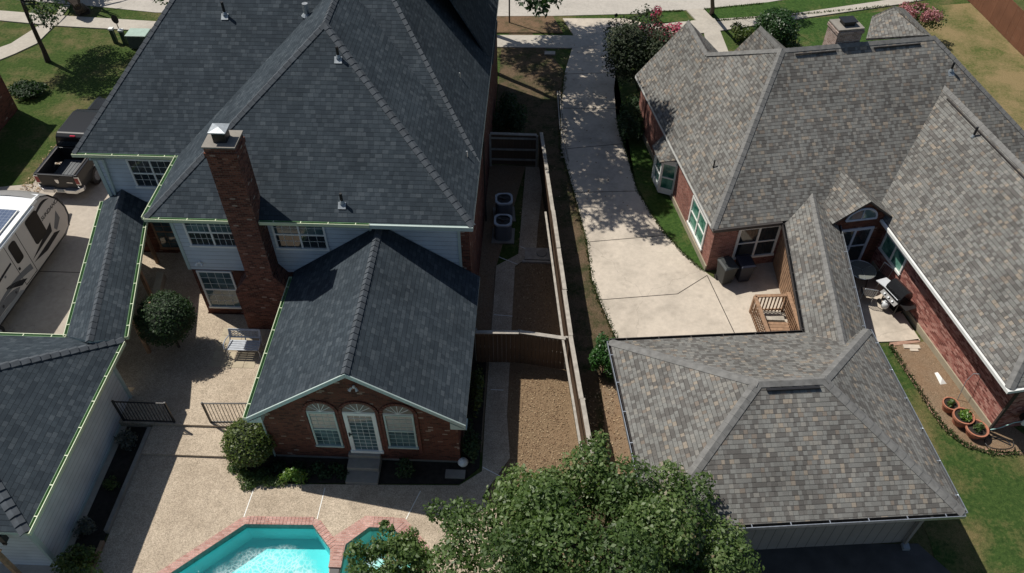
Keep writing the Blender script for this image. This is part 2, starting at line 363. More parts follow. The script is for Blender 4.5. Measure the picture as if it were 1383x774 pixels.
# front: street, pavements, lawns
st=[(-150,49),(-60,49),(-27.8,45.1),(-23.3,44.4),(-10,44.4),(.74,44.97),(5.3,45.4),(9.66,46.2),(13.4,47.1),(21.7,50.2),(60,64),(150,100),(150,112),(60,75),(20,60),(0,55),(-23,54),(-60,59),(-150,60)]
sheet('street',st,.03,M['road'])
sw=[(-60,48),(-32.8,44.2),(-28.2,43.68),(-22.7,43.25),(-5,42.4),(1.8,42.6),(7.8,44.4),(13.1,45.7),(21.7,48.6),(40,56),(40,54.6),(21.6,47.2),(15,45.1),(10,43.4),(7,42.6),(1.8,41.2),(-5,41.1),(-22.7,42.1),(-28.5,42.5),(-32.2,43.0),(-60,46.6)]
sheet('pavement',sw,.066,M['walk'])
sheet('front_walk',[at(*p) for p in [(52,36),(76,34),(50,60),(20,74),(-25,92),(-25,74),(15,60),(40,44)]],.062,M['walk'])
sheet('front_walk',[at(*p) for p in [(95,8),(82,25),(75,24),(82,8)]],.062,M['walk'])
sheet('front_walk',[at(*p) for p in [(926,14),(950,13),(968,32),(945,34)]],.07,M['walk'])
sheet('front_walk',[at(*p) for p in [(948,33),(968,32),(985,75),(990,90),(960,90)]],.074,M['walk'])
sheet('parkway_grass',[at(*p) for p in [(860,25),(875,17),(922,15),(933,30),(868,33)]],.07,M['lawn'])
sheet('parkway_grass',[at(*p) for p in [(951,13),(1030,5),(1120,-4),(1215,-10),(1205,0),(1075,19),(1030,23),(966,27)]],.07,M['lawn'])
sheet('front_lawn',[at(*p) for p in [(1078,27),(1130,22),(1210,14),(1150,90),(1078,90)]],.02,M['lawn'])
sheet('dry_lawn',[at(*p) for p in [(1212,12),(1345,2),(1420,60),(1480,200),(1400,260),(1300,150),(1230,60)]],.02,grass('dry_lawn',[(.06,.09,.022),(.11,.13,.04),(.15,.15,.055)],[(.22,.17,.08),(.33,.25,.13)],.46,.35))
# left: drive with trailer and truck
sheet('rear_driveway',[(-60,8),(-13.9,8),(-13.9,17),(-16.2,23.5),(-16.6,23.5),(-16.8,37),(-21.5,37.5),(-23.0,33.5),(-23.2,28),(-30,26.6),(-60,26.6)],.04,concrete('rear_drive_concrete',(.42,.37,.31),.2))
mb=MB(); mb.box(-24,-16.4,22.4,22.43,.03,.0435); mb.box(-24,-16.6,19.0,19.03,.03,.0435); structure('driveway_joints',mb,M['bed'])
# ------------------------------------------------------------------ pool and spa
pool=thing('swimming_pool','angular teal swimming pool edged with pink brick coping beside the tan deck','swimming pool',(-8.8,9,0))
mb=MB(); mb.add(*(lambda h:(h.v,h.f))(holed(HOLE,[POOL,SPA],.07)))
n=len(HOLE); mb.add([(x,y,.07) for x,y in HOLE]+[(x,y,-.1) for x,y in HOLE],[(i,n+i,n+(i+1)%n,(i+1)%n) for i in range(n)])
# coping bricks laid across the edge: separate pattern per straight run
cp=build(mb,'coping',M['pinkbrick'],pool)
cf=MB()
def course(loop,w,skip=()):
    n=len(loop)
    a=sum(loop[i][0]*loop[(i+1)%n][1]-loop[(i+1)%n][0]*loop[i][1] for i in range(n)); s=-1 if a<0 else 1
    for i in range(n):
        if i in skip: continue
        p=Vector((*loop[i],0)); q=Vector((*loop[(i+1)%n],0)); L=(q-p).length; d=(q-p)/L; nn=Vector((d.y,-d.x,0))*s
        k=max(1,int(L/.115)); st=L/k
        for j in range(k):
            wj=w
            cf.obox(p+d*(j*st+.006)+nn*.0+Vector((0,0,.06)), d*(st-.012), nn*wj, (0,0,.022+random.uniform(-.002,.002)))
course(POOL,.27,skip=(3,4,5,6)); course(SPA,.36,skip=(0,9))
for j in range(40): cf.box(-5.885,-5.60,6.6+j*.115,6.705+j*.115,.06,.083)
build(cf,'coping_bricks',brick('coping_pavers',(.38,.20,.165),(.45,.255,.215),(.52,.32,.275),(.40,.29,.25)),pool)
def basin(loop,z0,z1,name):
    n=len(loop); mb=MB(); mb.add([(x,y,z0) for x,y in loop]+[(x,y,z1) for x,y in loop],[(i,(i+1)%n,n+(i+1)%n,n+i) for i in range(n)]+[list(range(n))])
    return mb
def tiles(loop):
    n=len(loop); mb=MB(); mb.add([(x,y,.059) for x,y in loop]+[(x,y,-.2) for x,y in loop],[(i,(i+1)%n,n+(i+1)%n,n+i) for i in range(n)]); return mb
plaster=plain('pool_plaster',(.40,.68,.69),.6,var=.06,scale=1.2)
build(basin(POOL,-.9,-.19,'b'),'basin',plaster,pool); build(tiles(POOL),'waterline_tiles',plain('tile',(.16,.20,.17),.5,var=.3,scale=9),pool)
spa=thing('hot_tub','small octagonal spa of pale teal water joined to the pool corner','spa',(-4.4,10.4,0))
build(basin(SPA,-.9,-.19,'b'),'basin',plaster,spa); build(tiles(SPA),'waterline_tiles',plain('tile2',(.16,.22,.18),.5,var=.3,scale=9),spa)
def watermat(name,tint,ripple_lo,ripple_hi,region,fs):
    t=NT(name); p=t.pos()
    tr=t.n('ShaderNodeBsdfTransparent'); tr.inputs[0].default_value=(*tint,1)
    gl=t.n('ShaderNodeBsdfGlossy'); gl.inputs['Roughness'].default_value=.05
    wv=t.noise(p,5,3); bp=t.n('ShaderNodeBump'); bp.inputs['Strength'].default_value=.35; bp.inputs['Distance'].default_value=.03; t.set(bp.inputs['Height'],wv)
    t.set(gl.inputs['Normal'],bp.outputs[0])
    fr=t.n('ShaderNodeFresnel'); fr.inputs[0].default_value=1.33; t.set(fr.inputs['Normal'],bp.outputs[0])
    m1=t.n('ShaderNodeMixShader'); t.set(m1.inputs[0],fr.outputs[0]); t.t.links.new(tr.outputs[0],m1.inputs[1]); t.t.links.new(gl.outputs[0],m1.inputs[2])
    # bright light ripples on the water, painted in as a pale network
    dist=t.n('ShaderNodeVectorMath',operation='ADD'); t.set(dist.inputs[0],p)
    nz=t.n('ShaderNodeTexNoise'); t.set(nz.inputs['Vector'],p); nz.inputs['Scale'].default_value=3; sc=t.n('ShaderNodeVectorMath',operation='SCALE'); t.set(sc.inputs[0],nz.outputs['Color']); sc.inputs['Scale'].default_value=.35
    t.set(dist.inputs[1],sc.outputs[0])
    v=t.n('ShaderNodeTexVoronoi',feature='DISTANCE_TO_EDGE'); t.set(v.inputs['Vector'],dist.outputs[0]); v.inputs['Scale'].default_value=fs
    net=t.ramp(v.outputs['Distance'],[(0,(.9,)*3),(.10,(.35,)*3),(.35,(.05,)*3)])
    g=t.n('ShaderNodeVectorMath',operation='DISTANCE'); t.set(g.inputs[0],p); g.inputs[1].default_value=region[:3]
    msk=t.ramp(t.math('ADD',t.math('DIVIDE',g.outputs['Value'],region[3]),t.math('MULTIPLY',t.noise(p,1.6,4),.35)),[(ripple_lo,(1,)*3),(ripple_hi,(0,)*3)])
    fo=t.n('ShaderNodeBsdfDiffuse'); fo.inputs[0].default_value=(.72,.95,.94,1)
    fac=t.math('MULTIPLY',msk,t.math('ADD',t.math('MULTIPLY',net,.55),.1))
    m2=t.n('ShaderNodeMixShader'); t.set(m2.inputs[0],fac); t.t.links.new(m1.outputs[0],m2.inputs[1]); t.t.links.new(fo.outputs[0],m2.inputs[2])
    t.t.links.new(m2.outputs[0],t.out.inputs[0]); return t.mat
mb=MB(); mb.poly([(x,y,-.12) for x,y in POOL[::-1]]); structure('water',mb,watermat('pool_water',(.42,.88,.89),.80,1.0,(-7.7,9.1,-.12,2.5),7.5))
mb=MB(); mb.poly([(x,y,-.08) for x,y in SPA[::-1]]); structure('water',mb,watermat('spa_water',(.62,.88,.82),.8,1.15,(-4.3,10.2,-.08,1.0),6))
# brick spillway piece
boxes(spa,'spillway_side',M['pinkbrick'],[(-5.93,-5.55,10.35,10.55,.083,.16),(-5.93,-5.55,9.95,10.12,.083,.16)])
mb=MB(); mb.box(-5.88,-5.6,10.13,10.34,.083,.1); build(mb,'spillway_opening',M['black'],spa)
# ------------------------------------------------------------------ building helpers
def wall_frame(o,d,s=1):
    d=Vector((d[0],d[1],0)).normalized(); return (o,d,Vector((d.y,-d.x,0))*s)
def window(par,W,u0,u1,z0,z1,frame,glass,sashes=1,cols=3,rows=2,mid=True,fw=.07,muntin=True,upper=None,kind='window',proud=.05,label=None):
    """surround + sashes + glass panes set back inside a real frame depth"""
    mb=MB()
    mb.wbox(W,u0,u1,z1-fw,z1,-.02,proud); mb.wbox(W,u0-.03,u1+.03,z0-.02,z0+fw*.8,-.02,proud+.03)
    mb.wbox(W,u0,u0+fw,z0+fw*.8,z1-fw,-.02,proud); mb.wbox(W,u1-fw,u1,z0+fw*.8,z1-fw,-.02,proud)
    g=MB(); a0=u0+fw; a1=u1-fw; b0=z0+fw*.8; b1=z1-fw; w=(a1-a0)/sashes; zm=(b0+b1)/2
    for i in range(sashes):
        s0=a0+i*w; s1=s0+w
        if i: mb.wbox(W,s0-fw*.45,s0+fw*.45,b0,b1,-.02,proud-.004)
        if mid: mb.wbox(W,s0+.002,s1-.002,zm-.03,zm+.03,-.02,proud-.012)
        if muntin:
            for k in range(1,cols): mb.wbox(W,s0+w*k/cols-.005,s0+w*k/cols+.005,b0,b1,-.01,proud-.028)
            for k in range(1,rows*2):
                zz=b0+(b1-b0)*k/(rows*2)
                if not(mid and k==rows): mb.wbox(W,s0,s1,zz-.006,zz+.006,-.01,proud-.03)
    fo=build(mb,kind,frame,par,label=label)
    if mid and upper is not None:
        g.wbox(W,a0,a1,b0,zm,-.01,.012); build(g,'pane',glass,fo)
        g=MB(); g.wbox(W,a0,a1,zm,b1,-.01,.012); build(g,'pane',upper,fo)
    else:
        g.wbox(W,a0,a1,b0,b1,-.01,.012); build(g,'pane',glass,fo)
    return fo
def caps(par,lines,mat,w=.16,step=.24,raise_=.045,name='ridge_caps'):
    """overlapping cap shingles along hips: (a,b,n1,n2), a is the low end"""
    for a,b,n1,n2 in lines:
        mb=MB()
        a=Vector(a); b=Vector(b); L=(b-a).length; d=(b-a)/L
        s=[]
        for nn in (n1,n2):
            q=Vector(nn).cross(d).normalized()
            if q.z>0: q=-q
            if abs(q.z)<1e-4: q=q
            s.append(q*w)
        up=(Vector(n1)+Vector(n2)).normalized()
        k=int(L/step); st=L/k
        for i in range(k):
            p=a+d*(i*st); q=a+d*((i+1)*st+.03)
            hi=up*(raise_+.012); lo=up*.018
            vs=[p+s[0]+hi*.75,p+hi,p+s[1]+hi*.75,q+s[0]+lo,q+lo*1.2,q+s[1]+lo,p+s[0]+up*.0,p,p+s[1]+up*.0,q+s[0],q,q+s[1]]
            mb.add(vs,[(0,1,4,3),(1,2,5,4),(6,7,1,0),(7,8,2,1),(6,0,3,9),(2,8,11,5)])
        build(mb,name,mat,par)
def nrm(poly):
    a,b,c=[Vector(p) for p in poly[:3]]; n=(b-a).cross(c-a).normalized()
    return n if n.z>0 else -n
def gutter(par,a,b,out,lip,inner,strap=.9,w=.115,name='gutter'):
    """open trough: a,b are top-back points at the eave, out the outward horizontal direction"""
    a=Vector(a); b=Vector(b); out=Vector((*out,0)).normalized(); mb=MB(); L=(b-a).length; d=(b-a)/L
    dz=Vector((0,0,1))
    mb.obox(a-dz*.13,b-a,out*w,dz*.012,1)
    mb.obox(a-dz*.118,b-a,out*.012,dz*.118,1)
    mb.obox(a+out*(w-.022)-dz*.13,b-a,out*.022,dz*.14,0)
    for e in (a-d*.01,b): mb.obox(e-dz*.13,d*.012,out*w,dz*.13,0)
    k=max(2,int(L/strap))
    for i in range(k): mb.obox(a+d*((i+.5)*L/k)-dz*.012,d*.03,out*(w-.02),dz*.014,0)
    return build(mb,name,[lip,inner],par)
def vent(par,p,mat,h=.45,r=.045,base=None,name='vent_pipe'):
    p=Vector(p); mb=MB(); mb.tube(p-Vector((0,0,.15)),p+Vector((0,0,h)),r,n=10); o=build(mb,name,mat,par)
    if base:
        n,m=base; n=Vector(n).normalized(); x=Vector((-n.y,n.x,0)).normalized(); y=n.cross(x); y=y if y.z>0 else -y
        b=MB(); b.obox(p-x*.13-y*.2+n*.012,x*.26,y*.24,n*.015); b.tube(p+n*.02,p+Vector((0,0,.12)),r*1.8,r*1.1,n=10); build(b,'flashing',m,o)
    return o
def ridge_vent(par,a,b,off,mat,w=.03,name='ridge_vent'):
    a=Vector(a); b=Vector(b); mb=MB(); off=Vector(off); up=Vector((0,0,1))
    mb.obox(a+off,b-a,off.normalized()*w*1.6,up*.05); return build(mb,name,mat,par)
def roof(par,polys,mat,th=.16,trim=None,name='roof'):
    mb=MB()
    for p in polys: mb.slab(p,th,0,1)
    return build(mb,name,[mat,trim or M['darkpaint']],par)
# ================================================================== HOUSE 1 (two storeys, dark roof)
H1=thing('two_storey_house','two storey brick and grey siding house with dark slate-coloured shingle roof and tall brick chimney','house',(-7.5,20.2,0))
ZE=5.6
def S1(x,y): return ZE+.81*(y-19.7)
A=Vector((-13.1,19.7,ZE)); B=Vector((-2.1,19.7,ZE)); AP=Vector((-7.4,25.0,9.9))
Q=Vector((-2.1,23.15,ZE)); V1=Vector((-13.1,23.1,ZE))
RV=Vector((-7.4,28.45,9.9))            # ridge meets the transverse roof
VW=RV
south=[A,B,AP]
east=[B,Q,RV,AP]
west=[A,AP,RV,V1]
ZR=11.6; YR=23.1+(ZR-ZE)/.81
HE=Vector((-2.1-(ZR-ZE)/1.14,YR,ZR)); HW=Vector((-17.0+(ZR-ZE)/1.14,YR,ZR)); WC=Vector((-17.0,23.1,ZE))
trans_e=[Q,HE,Vector((-7.4,YR,ZR)),RV]
trans_w=[WC,V1,RV,Vector((-7.4,YR,ZR)),HW]
east2=[Q,Vector((-2.1,31.2,ZE)),Vector((-2.1,37.8,ZE)),HE]
west2=[WC,HW,Vector((-17.0,37.8,ZE))]
north=[Vector((-17,37.8,ZE)),HW,HE,Vector((-2.1,37.8,ZE))]
roof(H1,[south,east,west,trans_e,trans_w,east2,west2,north],M['dark_shingle'],.18,M['rake'])
# steeper front wing past the side yard
mb=MB(); a=Vector((-2.05,30.25,5.45)); b=Vector((-2.05,33.8,5.45)); c=Vector((-3.75,29.9,8.6)); c2=Vector((-3.75,34.6,8.6)); 
mb.slab([a,b,c2,c],.15); mb.slab([c,c2,Vector((-6,34.6,9.8)),Vector((-6,29.9,9.8))],.15)
build(mb,'front_wing_roof',[M['dark_shingle']],H1)
mb=MB(); mb.prism([(-2.5,30.6),(-2.5,33.5),(-6,33.5),(-6,30.6)],4,5.5); build(mb,'front_wing_wall',M['dark_brick'],H1)
nS,nE,nW,nT,nE2,nW2=nrm(south),nrm(east),nrm(west),nrm(trans_e),nrm(east2),nrm(west2)
caps(H1,[(A,AP,nS,nW),(B,AP,nS,nE),(AP,RV,nE,nW),(Q,HE,nT,nE2),(WC,HW,nT,nW2)],M['dark_cap'],.15,.25,.032)
for nm,(x,y),f,nn in [('a',(-6.86,24.06),None,nS),('b',(-6.48,20.2),None,nS)]:
    vent(H1,(x,y,S1(x,y)),M['black'],.42,.05,(nn,M['lead']))
vent(H1,(-11.71,27.23,8.95),M['black'],.5,.05,(nT,M['lead']))
vent(H1,(-8.68,27.3,8.92),M['metal'],.5,.11,(nW,M['lead']))
vent(H1,(-3.11,26.93,6.78),M['metal'],.15,.03); vent(H1,(-2.55,23.0,5.98),M['metal'],.2,.03)
# walls
mb=MB(); mb.box(-12.56,-2.36,20.26,31,0,2.7); mb.box(-2.62,-2.3,20.2,37.4,0,5.5); mb.box(-16.6,-2.4,23.54,37.3,0,2.9)
build(mb,'brick_wall',M['dark_brick'],H1)
mb=MB(); mb.box(-12.6,-2.62,20.2,23.6,2.68,5.5); mb.box(-16.6,-12.5,23.5,37.2,2.8,5.5); build(mb,'siding_wall',M['grey_siding'],H1)
boxes(H1,'corner_trim',M['rake'],[(-16.64,-16.5,23.46,23.6,2.6,5.5),(-12.63,-12.52,20.17,20.28,2.68,5.5),(-2.7,-2.6,20.16,20.25,2.68,5.5)])
boxes(H1,'frieze_board',M['rake'],[(-12.6,-2.62,20.17,20.2,5.38,5.5)])
for (a,b,o) in [((-13.1,19.7,ZE),(-10.22,19.7,ZE),(0,-1)),((-9.22,19.7,ZE),(-5.55,19.7,ZE),(0,-1)),((-17.0,23.1,ZE),(-13.12,23.1,ZE),(0,-1)),((-13.1,23.1,ZE),(-13.1,19.7,ZE),(-1,0))]:
    gutter(H1,a,b,o,M['gutter_lip'],M['gutter_green'])
mb=MB(); mb.box(-5.55,-2.1,19.62,19.7,5.42,5.58); build(mb,'fascia',M['rake'],H1)
def downspout(par,pts,mat,w=.09,name='downspout'):
    mb=MB()
    for a,b in zip(pts,pts[1:]): mb.tube(a,b,w*.6,n=4)
    return build(mb,name,mat,par)
downspout(H1,[(-5.65,19.62,5.45),(-5.65,20.1,5.2),(-5.65,20.12,4.4)],M['rake'])
downspout(H1,[(-16.4,23.0,5.4),(-16.2,23.42,5.1),(-16.35,23.42,2.9)],M['rake'])
downspout(H1,[(-2.2,26,5.4),(-2.2,26,.3)],M['darkpaint'])
WM=wall_frame((-12.6,20.2),(1,0)); WB=wall_frame((-12.6,20.26),(1,0)); WW=wall_frame((-16.6,23.5),(1,0))
window(H1,WM,.42,2.2,3.88,5.2,M['white'],M['glass'],2,4,2,upper=M['glass_teal'])
window(H1,WM,3.5,5.34,3.88,5.22,M['white'],M['glass'],2,3,2,upper=M['glass_teal'])
window(H1,WW,1.22,2.98,3.76,5.1,M['white'],M['glass'],2,3,2)
window(H1,WB,.2,1.5,.62,2.58,M['white'],M['glass_teal'],1,4,3,upper=M['glass_teal'])
window(H1,wall_frame((-16.6,23.54),(1,0)),1.1,2.3,.5,2.35,M['cedar'],M['glass_teal'],1,3,3,label='tan framed lower window under the siding')
# tall brick chimney
cx0,cx1=-10.2,-9.24
mb=MB(); mb.box(cx0,cx1,19.5,20.35,3.1,8.65)
mb.box(-10.8,-8.7,19.5,20.3,0,2.3)
mb.add([(-10.8,19.5,2.3),(-8.7,19.5,2.3),(-8.7,20.35,2.3),(-10.8,20.35,2.3),(cx0,19.5,3.1),(cx1,19.5,3.1),(cx1,20.35,3.1),(cx0,20.35,3.1)],[(0,1,5,4),(1,2,6,5),(3,0,4,7),(2,3,7,6),(4,5,6,7)])
mb.box(cx0-.03,cx1+.03,19.47,20.38,8.3,8.47)
ch=build(mb,'chimney',brick('chimney_brick',(.075,.028,.02),(.14,.05,.034),(.22,.085,.055),(.15,.115,.095),.07),H1)
mb=MB(); mb.box(cx0-.035,cx1+.035,19.465,20.385,8.65,8.7); build(mb,'crown',M['old_concrete'],ch)
mb=MB(); mb.box(-9.92,-9.52,19.7,20.1,8.7,9.0); build(mb,'flue',M['black'],ch)
mb=MB(); mb.box(-9.99,-9.45,19.64,20.16,9.06,9.1); mb.add([(-9.99,19.64,9.1),(-9.45,19.64,9.1),(-9.45,20.16,9.1),(-9.99,20.16,9.1),(-9.72,19.9,9.16)],[(0,1,4),(1,2,4),(2,3,4),(3,0,4)])
for x in (-9.92,-9.55):
    for y in (19.7,20.07): mb.box(x,x+.03,y,y+.03,8.95,9.07)
build(mb,'cap',M['lead'],ch)
# floodlight on the siding
def flood(par,p,n):
    p=Vector(p); mb=MB(); mb.tube(p,p+Vector(n)*.05,.05,n=10)
    for s in (-1,1):
        q=p+Vector((s*.09,-.08,-.02)); mb.tube(p+Vector(n)*.04,q,.014,n=6); mb.tube(q+Vector((-s*.02,.02,.03)),q+Vector((s*.03,-.05,-.05)),.025,.05,n=10)
    return build(mb,'floodlight',M['white'],par)
flood(H1,at(257,351,0)*0+Vector((-12.1,20.18,3.08)),(0,-1,0)); flood(H1,(-5.28,14.13,4.1),(0,-1,0))
# ---------------- rear gable wing
GE=2.78; GZ=5.15; gx0,gx1,gxm=-8.72,-1.98,-5.33; gy=13.78; gyb=20.15
gl=[(gx0,gy,GE),(gxm,gy,GZ),(gxm,gyb,GZ),(gx0,gyb,GE)]; gr=[(gx1,gy,GE),(gx1,gyb,GE),(gxm,gyb,GZ),(gxm,gy,GZ)]
roof(H1,[gl,gr],M['dark_shingle'],.1,M['rake'],'rear_gable_roof')
caps(H1,[((gxm,gy,GZ),(gxm,gyb-.05,GZ),nrm(gl),nrm(gr))],M['dark_cap'],.15,.25,.045,'rear_gable_ridge_caps')
mb=MB()
for x in (gx0,gx1):
    a=Vector((x,gy-.03,GE-.155)); b=Vector((gxm,gy-.03,GZ-.155)); mb.obox(a,b-a,(0,.04,0),(0,0,.16))
for s,x in ((1,-8.75),(-1,-1.95)): mb.add([(x,gy-.02,GE-.22),(x+s*.5,gy-.02,GE-.22),(x+s*.5,gy-.02,GE+.1),(x,gy+.4,GE-.22),(x+s*.5,gy+.4,GE-.22),(x+s*.5,gy+.4,GE+.1)],[(0,1,2),(5,4,3),(0,3,4,1),(1,4,5,2),(0,2,5,3)])
build(mb,'rake_board',M['rake'],H1)
gutter(H1,(gx0,gy,GE),(gx0,gyb-.3,GE),(-1,0),M['gutter_lip'],M['gutter_green'],name='rear_gable_gutter')
mb=MB(); gx=[-8.47,-2.29]; y0,y1=14.15,20.2
mb.add([(gx[0],y0,.15),(gx[1],y0,.15),(gx[1],y0,2.72),(gxm,y0,4.98),(gx[0],y0,2.72)],[(0,1,2,3,4)])
mb.add([(gx[0],y0,.15),(gx[0],y1,.15),(gx[0],y1,2.72),(gx[0],y0,2.72)],[(3,2,1,0)])
mb.add([(gx[1],y0,.15),(gx[1],y1,.15),(gx[1],y1,2.72),(gx[1],y0,2.72)],[(0,1,2,3)])
mb.add([(gx[0],y1,.15),(gx[1],y1,.15),(gx[1],y1,2.72),(gxm,y1,4.98),(gx[0],y1,2.72)],[(4,3,2,1,0)])
build(mb,'rear_gable_wall',M['dark_brick'],H1)
mb=MB(); mb.box(-8.45,-2.31,14.165,20,0,.16); build(mb,'foundation',M['old_concrete'],H1)
mb=MB(); mb.box(-8.5,-8.46,14.1,14.2,.1,2.6); build(mb,'corner_trim',M['rake'],H1)
WG=wall_frame((-8.47,14.15),(1,0))
def arch(par,u0,u1,zs,rise,W,door=False):
    """fan light: wooden sunburst panel, white spokes, and a ring of brick on edge"""
    o,d,n=W; um=(u0+u1)/2; hw=(u1-u0)/2; N=14
    P=lambda u,z,k: Vector((o[0],o[1],0))+d*u+n*k+Vector((0,0,z))
    pts=[(um+hw*math.cos(math.pi*i/N), zs+rise*math.sin(math.pi*i/N)) for i in range(N+1)]
    mb=MB(); ring=[P(u,z,.03) for u,z in pts]; back=[P(u,z,-.01) for u,z in pts]; n_=len(ring)
    mb.add(ring+back,[list(range(n_))]+[(i,n_+i,n_+(i+1)%n_,(i+1)%n_) for i in range(n_)]); 
    fo=build(mb,'fanlight',M['fan'],par)
    mb=MB(); c=P(um,zs+.02,.035)
    for i in (3,5,7,9,11):
        e=P(um+hw*.95*math.cos(math.pi*i/N),zs+rise*.95*math.sin(math.pi*i/N),.035); mb.tube(c,e,.012,n=4)
    mb.tube(P(u0,zs+.015,.03),P(u1,zs+.015,.03),.02,n=4)
    build(mb,'spokes',M['white'],fo)
    mb=MB(); K=15
    for i in range(K):
        a0=math.pi*(i+.08)/K; a1=math.pi*(i+.92)/K; w=.11
        q=[(um+(hw+.01)*math.cos(a0),zs+(rise+.01)*math.sin(a0)),(um+(hw+w)*math.cos(a0),zs+(rise+w)*math.sin(a0)),(um+(hw+w)*math.cos(a1),zs+(rise+w)*math.sin(a1)),(um+(hw+.01)*math.cos(a1),zs+(rise+.01)*math.sin(a1))]
        vs=[P(u,z,.05) for u,z in q]+[P(u,z,-.01) for u,z in q]
        mb.add(vs,[(0,1,2,3),(0,4,5,1),(1,5,6,2),(2,6,7,3),(3,7,4,0)])
    build(mb,'brick_arch',M['archbrick'],par)
M['fan']=plain('fan_panel',(.19,.155,.13),.7,var=.15,scale=6); M['archbrick']=plain('arch_brick',(.13,.045,.03),.9,var=.45,scale=8)
mb=MB()
for u0,u1 in ((1.5,2.42),(2.62,3.68),(3.88,4.86)):
    for a in (u0-.11,u1+.01):
        mb=MB(); z=.62
        while z<2.75: mb.wbox(WG,a,a+.1,z,z+.0775,-.01,.045+.003*(int(z*13)%2)); z+=.078
        build(mb,'brick_jamb',M['archbrick'],H1)
window(H1,WG,1.52,2.40,.84,2.72,M['rake'],M['glass_teal'],1,4,4,upper=M['blind'],fw=.06); arch(H1,1.52,2.40,2.74,.46,WG)
window(H1,WG,3.90,4.84,.9,2.72,M['rake'],M['glass_teal'],1,4,4,upper=M['blind'],fw=.06); arch(H1,3.90,4.84,2.74,.46,WG)
dr_=window(H1,WG,2.64,3.66,.56,2.74,M['white'],M['glass_teal'],1,4,5,mid=False,fw=.13,kind='door'); arch(H1,2.64,3.66,2.76,.48,WG)
mb=MB(); mb.wbox(WG,2.69,2.72,1.5,1.68,.05,.09); mb.wbox(WG,2.69,2.80,1.6,1.63,.07,.1); build(mb,'handle',M['black'],dr_)
# back steps
stp=thing('door_steps','three concrete steps below the glazed back door of the brick gable','steps',(-5.4,13.8,0))
for i,(ya,yb,z) in enumerate([(13.2,13.62,.17),(13.62,13.98,.36),(13.98,14.14,.53)]):
    mb=MB(); mb.box(-5.95,-4.9,ya,yb+.0 if i==2 else yb+.002,.02,z); build(mb,'step',M['old_concrete'],stp,bevel=.012)
# ================================================================== garage 1 and breezeway
G1=thing('detached_garage','pale siding garage with dark hipped roof and green-lined white gutters in the lower left','garage',(-17,12,0))
ge=3.0; NE=Vector((-13.55,16.55,ge)); SE=Vector((-13.58,9.68,ge)); NWc=Vector((-26,16.55,ge)); SWc=Vector((-26,9.68,ge))
t_=3.435; kz=.60
ra=Vector((-13.56-t_,16.55-t_,ge+kz*t_)); rb=Vector((-26,16.55-t_,ge+kz*t_))
ge_e=[SE,NE,ra]; ge_n=[NE,NWc,rb,ra]; ge_s=[SE,ra,rb,SWc]
roof(G1,[ge_e,ge_n,ge_s],M['dark_shingle'],.14,M['rake'])
caps(G1,[(NE,ra,nrm(ge_e),nrm(ge_n)),(SE,ra,nrm(ge_e),nrm(ge_s)),(ra,rb,nrm(ge_n),nrm(ge_s))],M['dark_cap'],.16,.27,.06)
mb=MB(); mb.box(-26,-14.12,10.1,16.2,0,2.93); build(mb,'wall',M['pale_siding'],G1)
boxes(G1,'corner_trim',M['rake'],[(-14.15,-14.05,10.06,10.2,0,2.85),(-14.15,-14.05,16.12,16.23,0,2.85)]); boxes(G1,'base_board',M['rake'],[(-14.135,-14.1,10.2,16.1,.0,.14)])
gutter(G1,SE,(-13.55,16.45,ge),(1,0),M['gutter_lip'],M['gutter_green']); gutter(G1,(-26,16.55,ge),(-15.5,16.55,ge),(0,1),M['gutter_lip'],M['gutter_green'])
mb=MB(); mb.tube((-14.75,10.08,2.35),(-14.75,9.92,2.3),.07,n=8); mb.box(-14.83,-14.67,9.86,10.02,1.95,2.32); mb.box(-14.8,-14.7,9.84,9.9,1.85,1.95); build(mb,'wall_lamp',M['black'],G1)
BW=thing('breezeway','narrow dark shingled breezeway roof with white gutters joining garage and tall house','breezeway',(-15.4,20,0))
bl0,bl1=Vector((-15.47,16.62,2.99)),Vector((-17.0,23.48,2.99)); br0,br1=Vector((-13.53,16.55,2.99)),Vector((-15.25,23.48,2.99)); bm0,bm1=(bl0+br0)/2+Vector((.25,-.6,.55)),(bl1+br1)/2+Vector((.1,0,.62))
p1=[bl0,bm0,bm1,bl1]; p2=[br0,br1,bm1,bm0]
roof(BW,[p1,p2],M['dark_shingle'],.12,M['rake']); caps(BW,[(bm0,bm1-Vector((0,.05,0)),nrm(p1),nrm(p2))],M['dark_cap'],.15,.27,.03)
gutter(BW,bl0,bl1,(-1,-.23),M['gutter_lip'],M['gutter_green']); gutter(BW,br0+Vector((0,.1,0)),br1,(1,.25),M['gutter_lip'],M['gutter_green'])
for p in [(-14.15,18.2),(-15.5,22.9),(-14.8,20.6)]:
    mb=MB(); mb.box(p[0]-.06,p[0]+.06,p[1]-.06,p[1]+.06,.25,2.9); build(mb,'post',M['cedar'],BW)
mb=MB(); mb.obox((-17.0,23.3,.2),(1.45,-6.3,0),(.08,0,0),(0,0,2.6)); build(mb,'added_shade_wall',M['pale_siding'],BW)  # unseen west wall, added to keep sun off the patio
mb=MB(); mb.obox((-14.1,18.2,1.6),(.55,.35,1.0),(.06,0,0),(0,.06,0)); build(mb,'brace',M['cedar'],BW)
# neighbour on the far left
NB=thing('brick_house','dark brick house corner in shade at the far left edge of the lawn','house',(-30,30,0))
mb=MB(); mb.box(-40,-26.75,20,33.96,0,4.3); build(mb,'wall',M['dark_brick'],NB)
mb=MB(); mb.slab([(-41,19,4.3),(-26.6,19,4.3),(-26.6,34.1,4.3),(-41,34.1,4.3)],.12); mb.add([(-41,19,4.3),(-26.6,19,4.3),(-26.6,34.1,4.3),(-41,34.1,4.3),(-34,26.5,7.0)],[(0,1,4),(1,2,4),(2,3,4),(3,0,4)]); build(mb,'roof',M['dark_shingle'],NB)
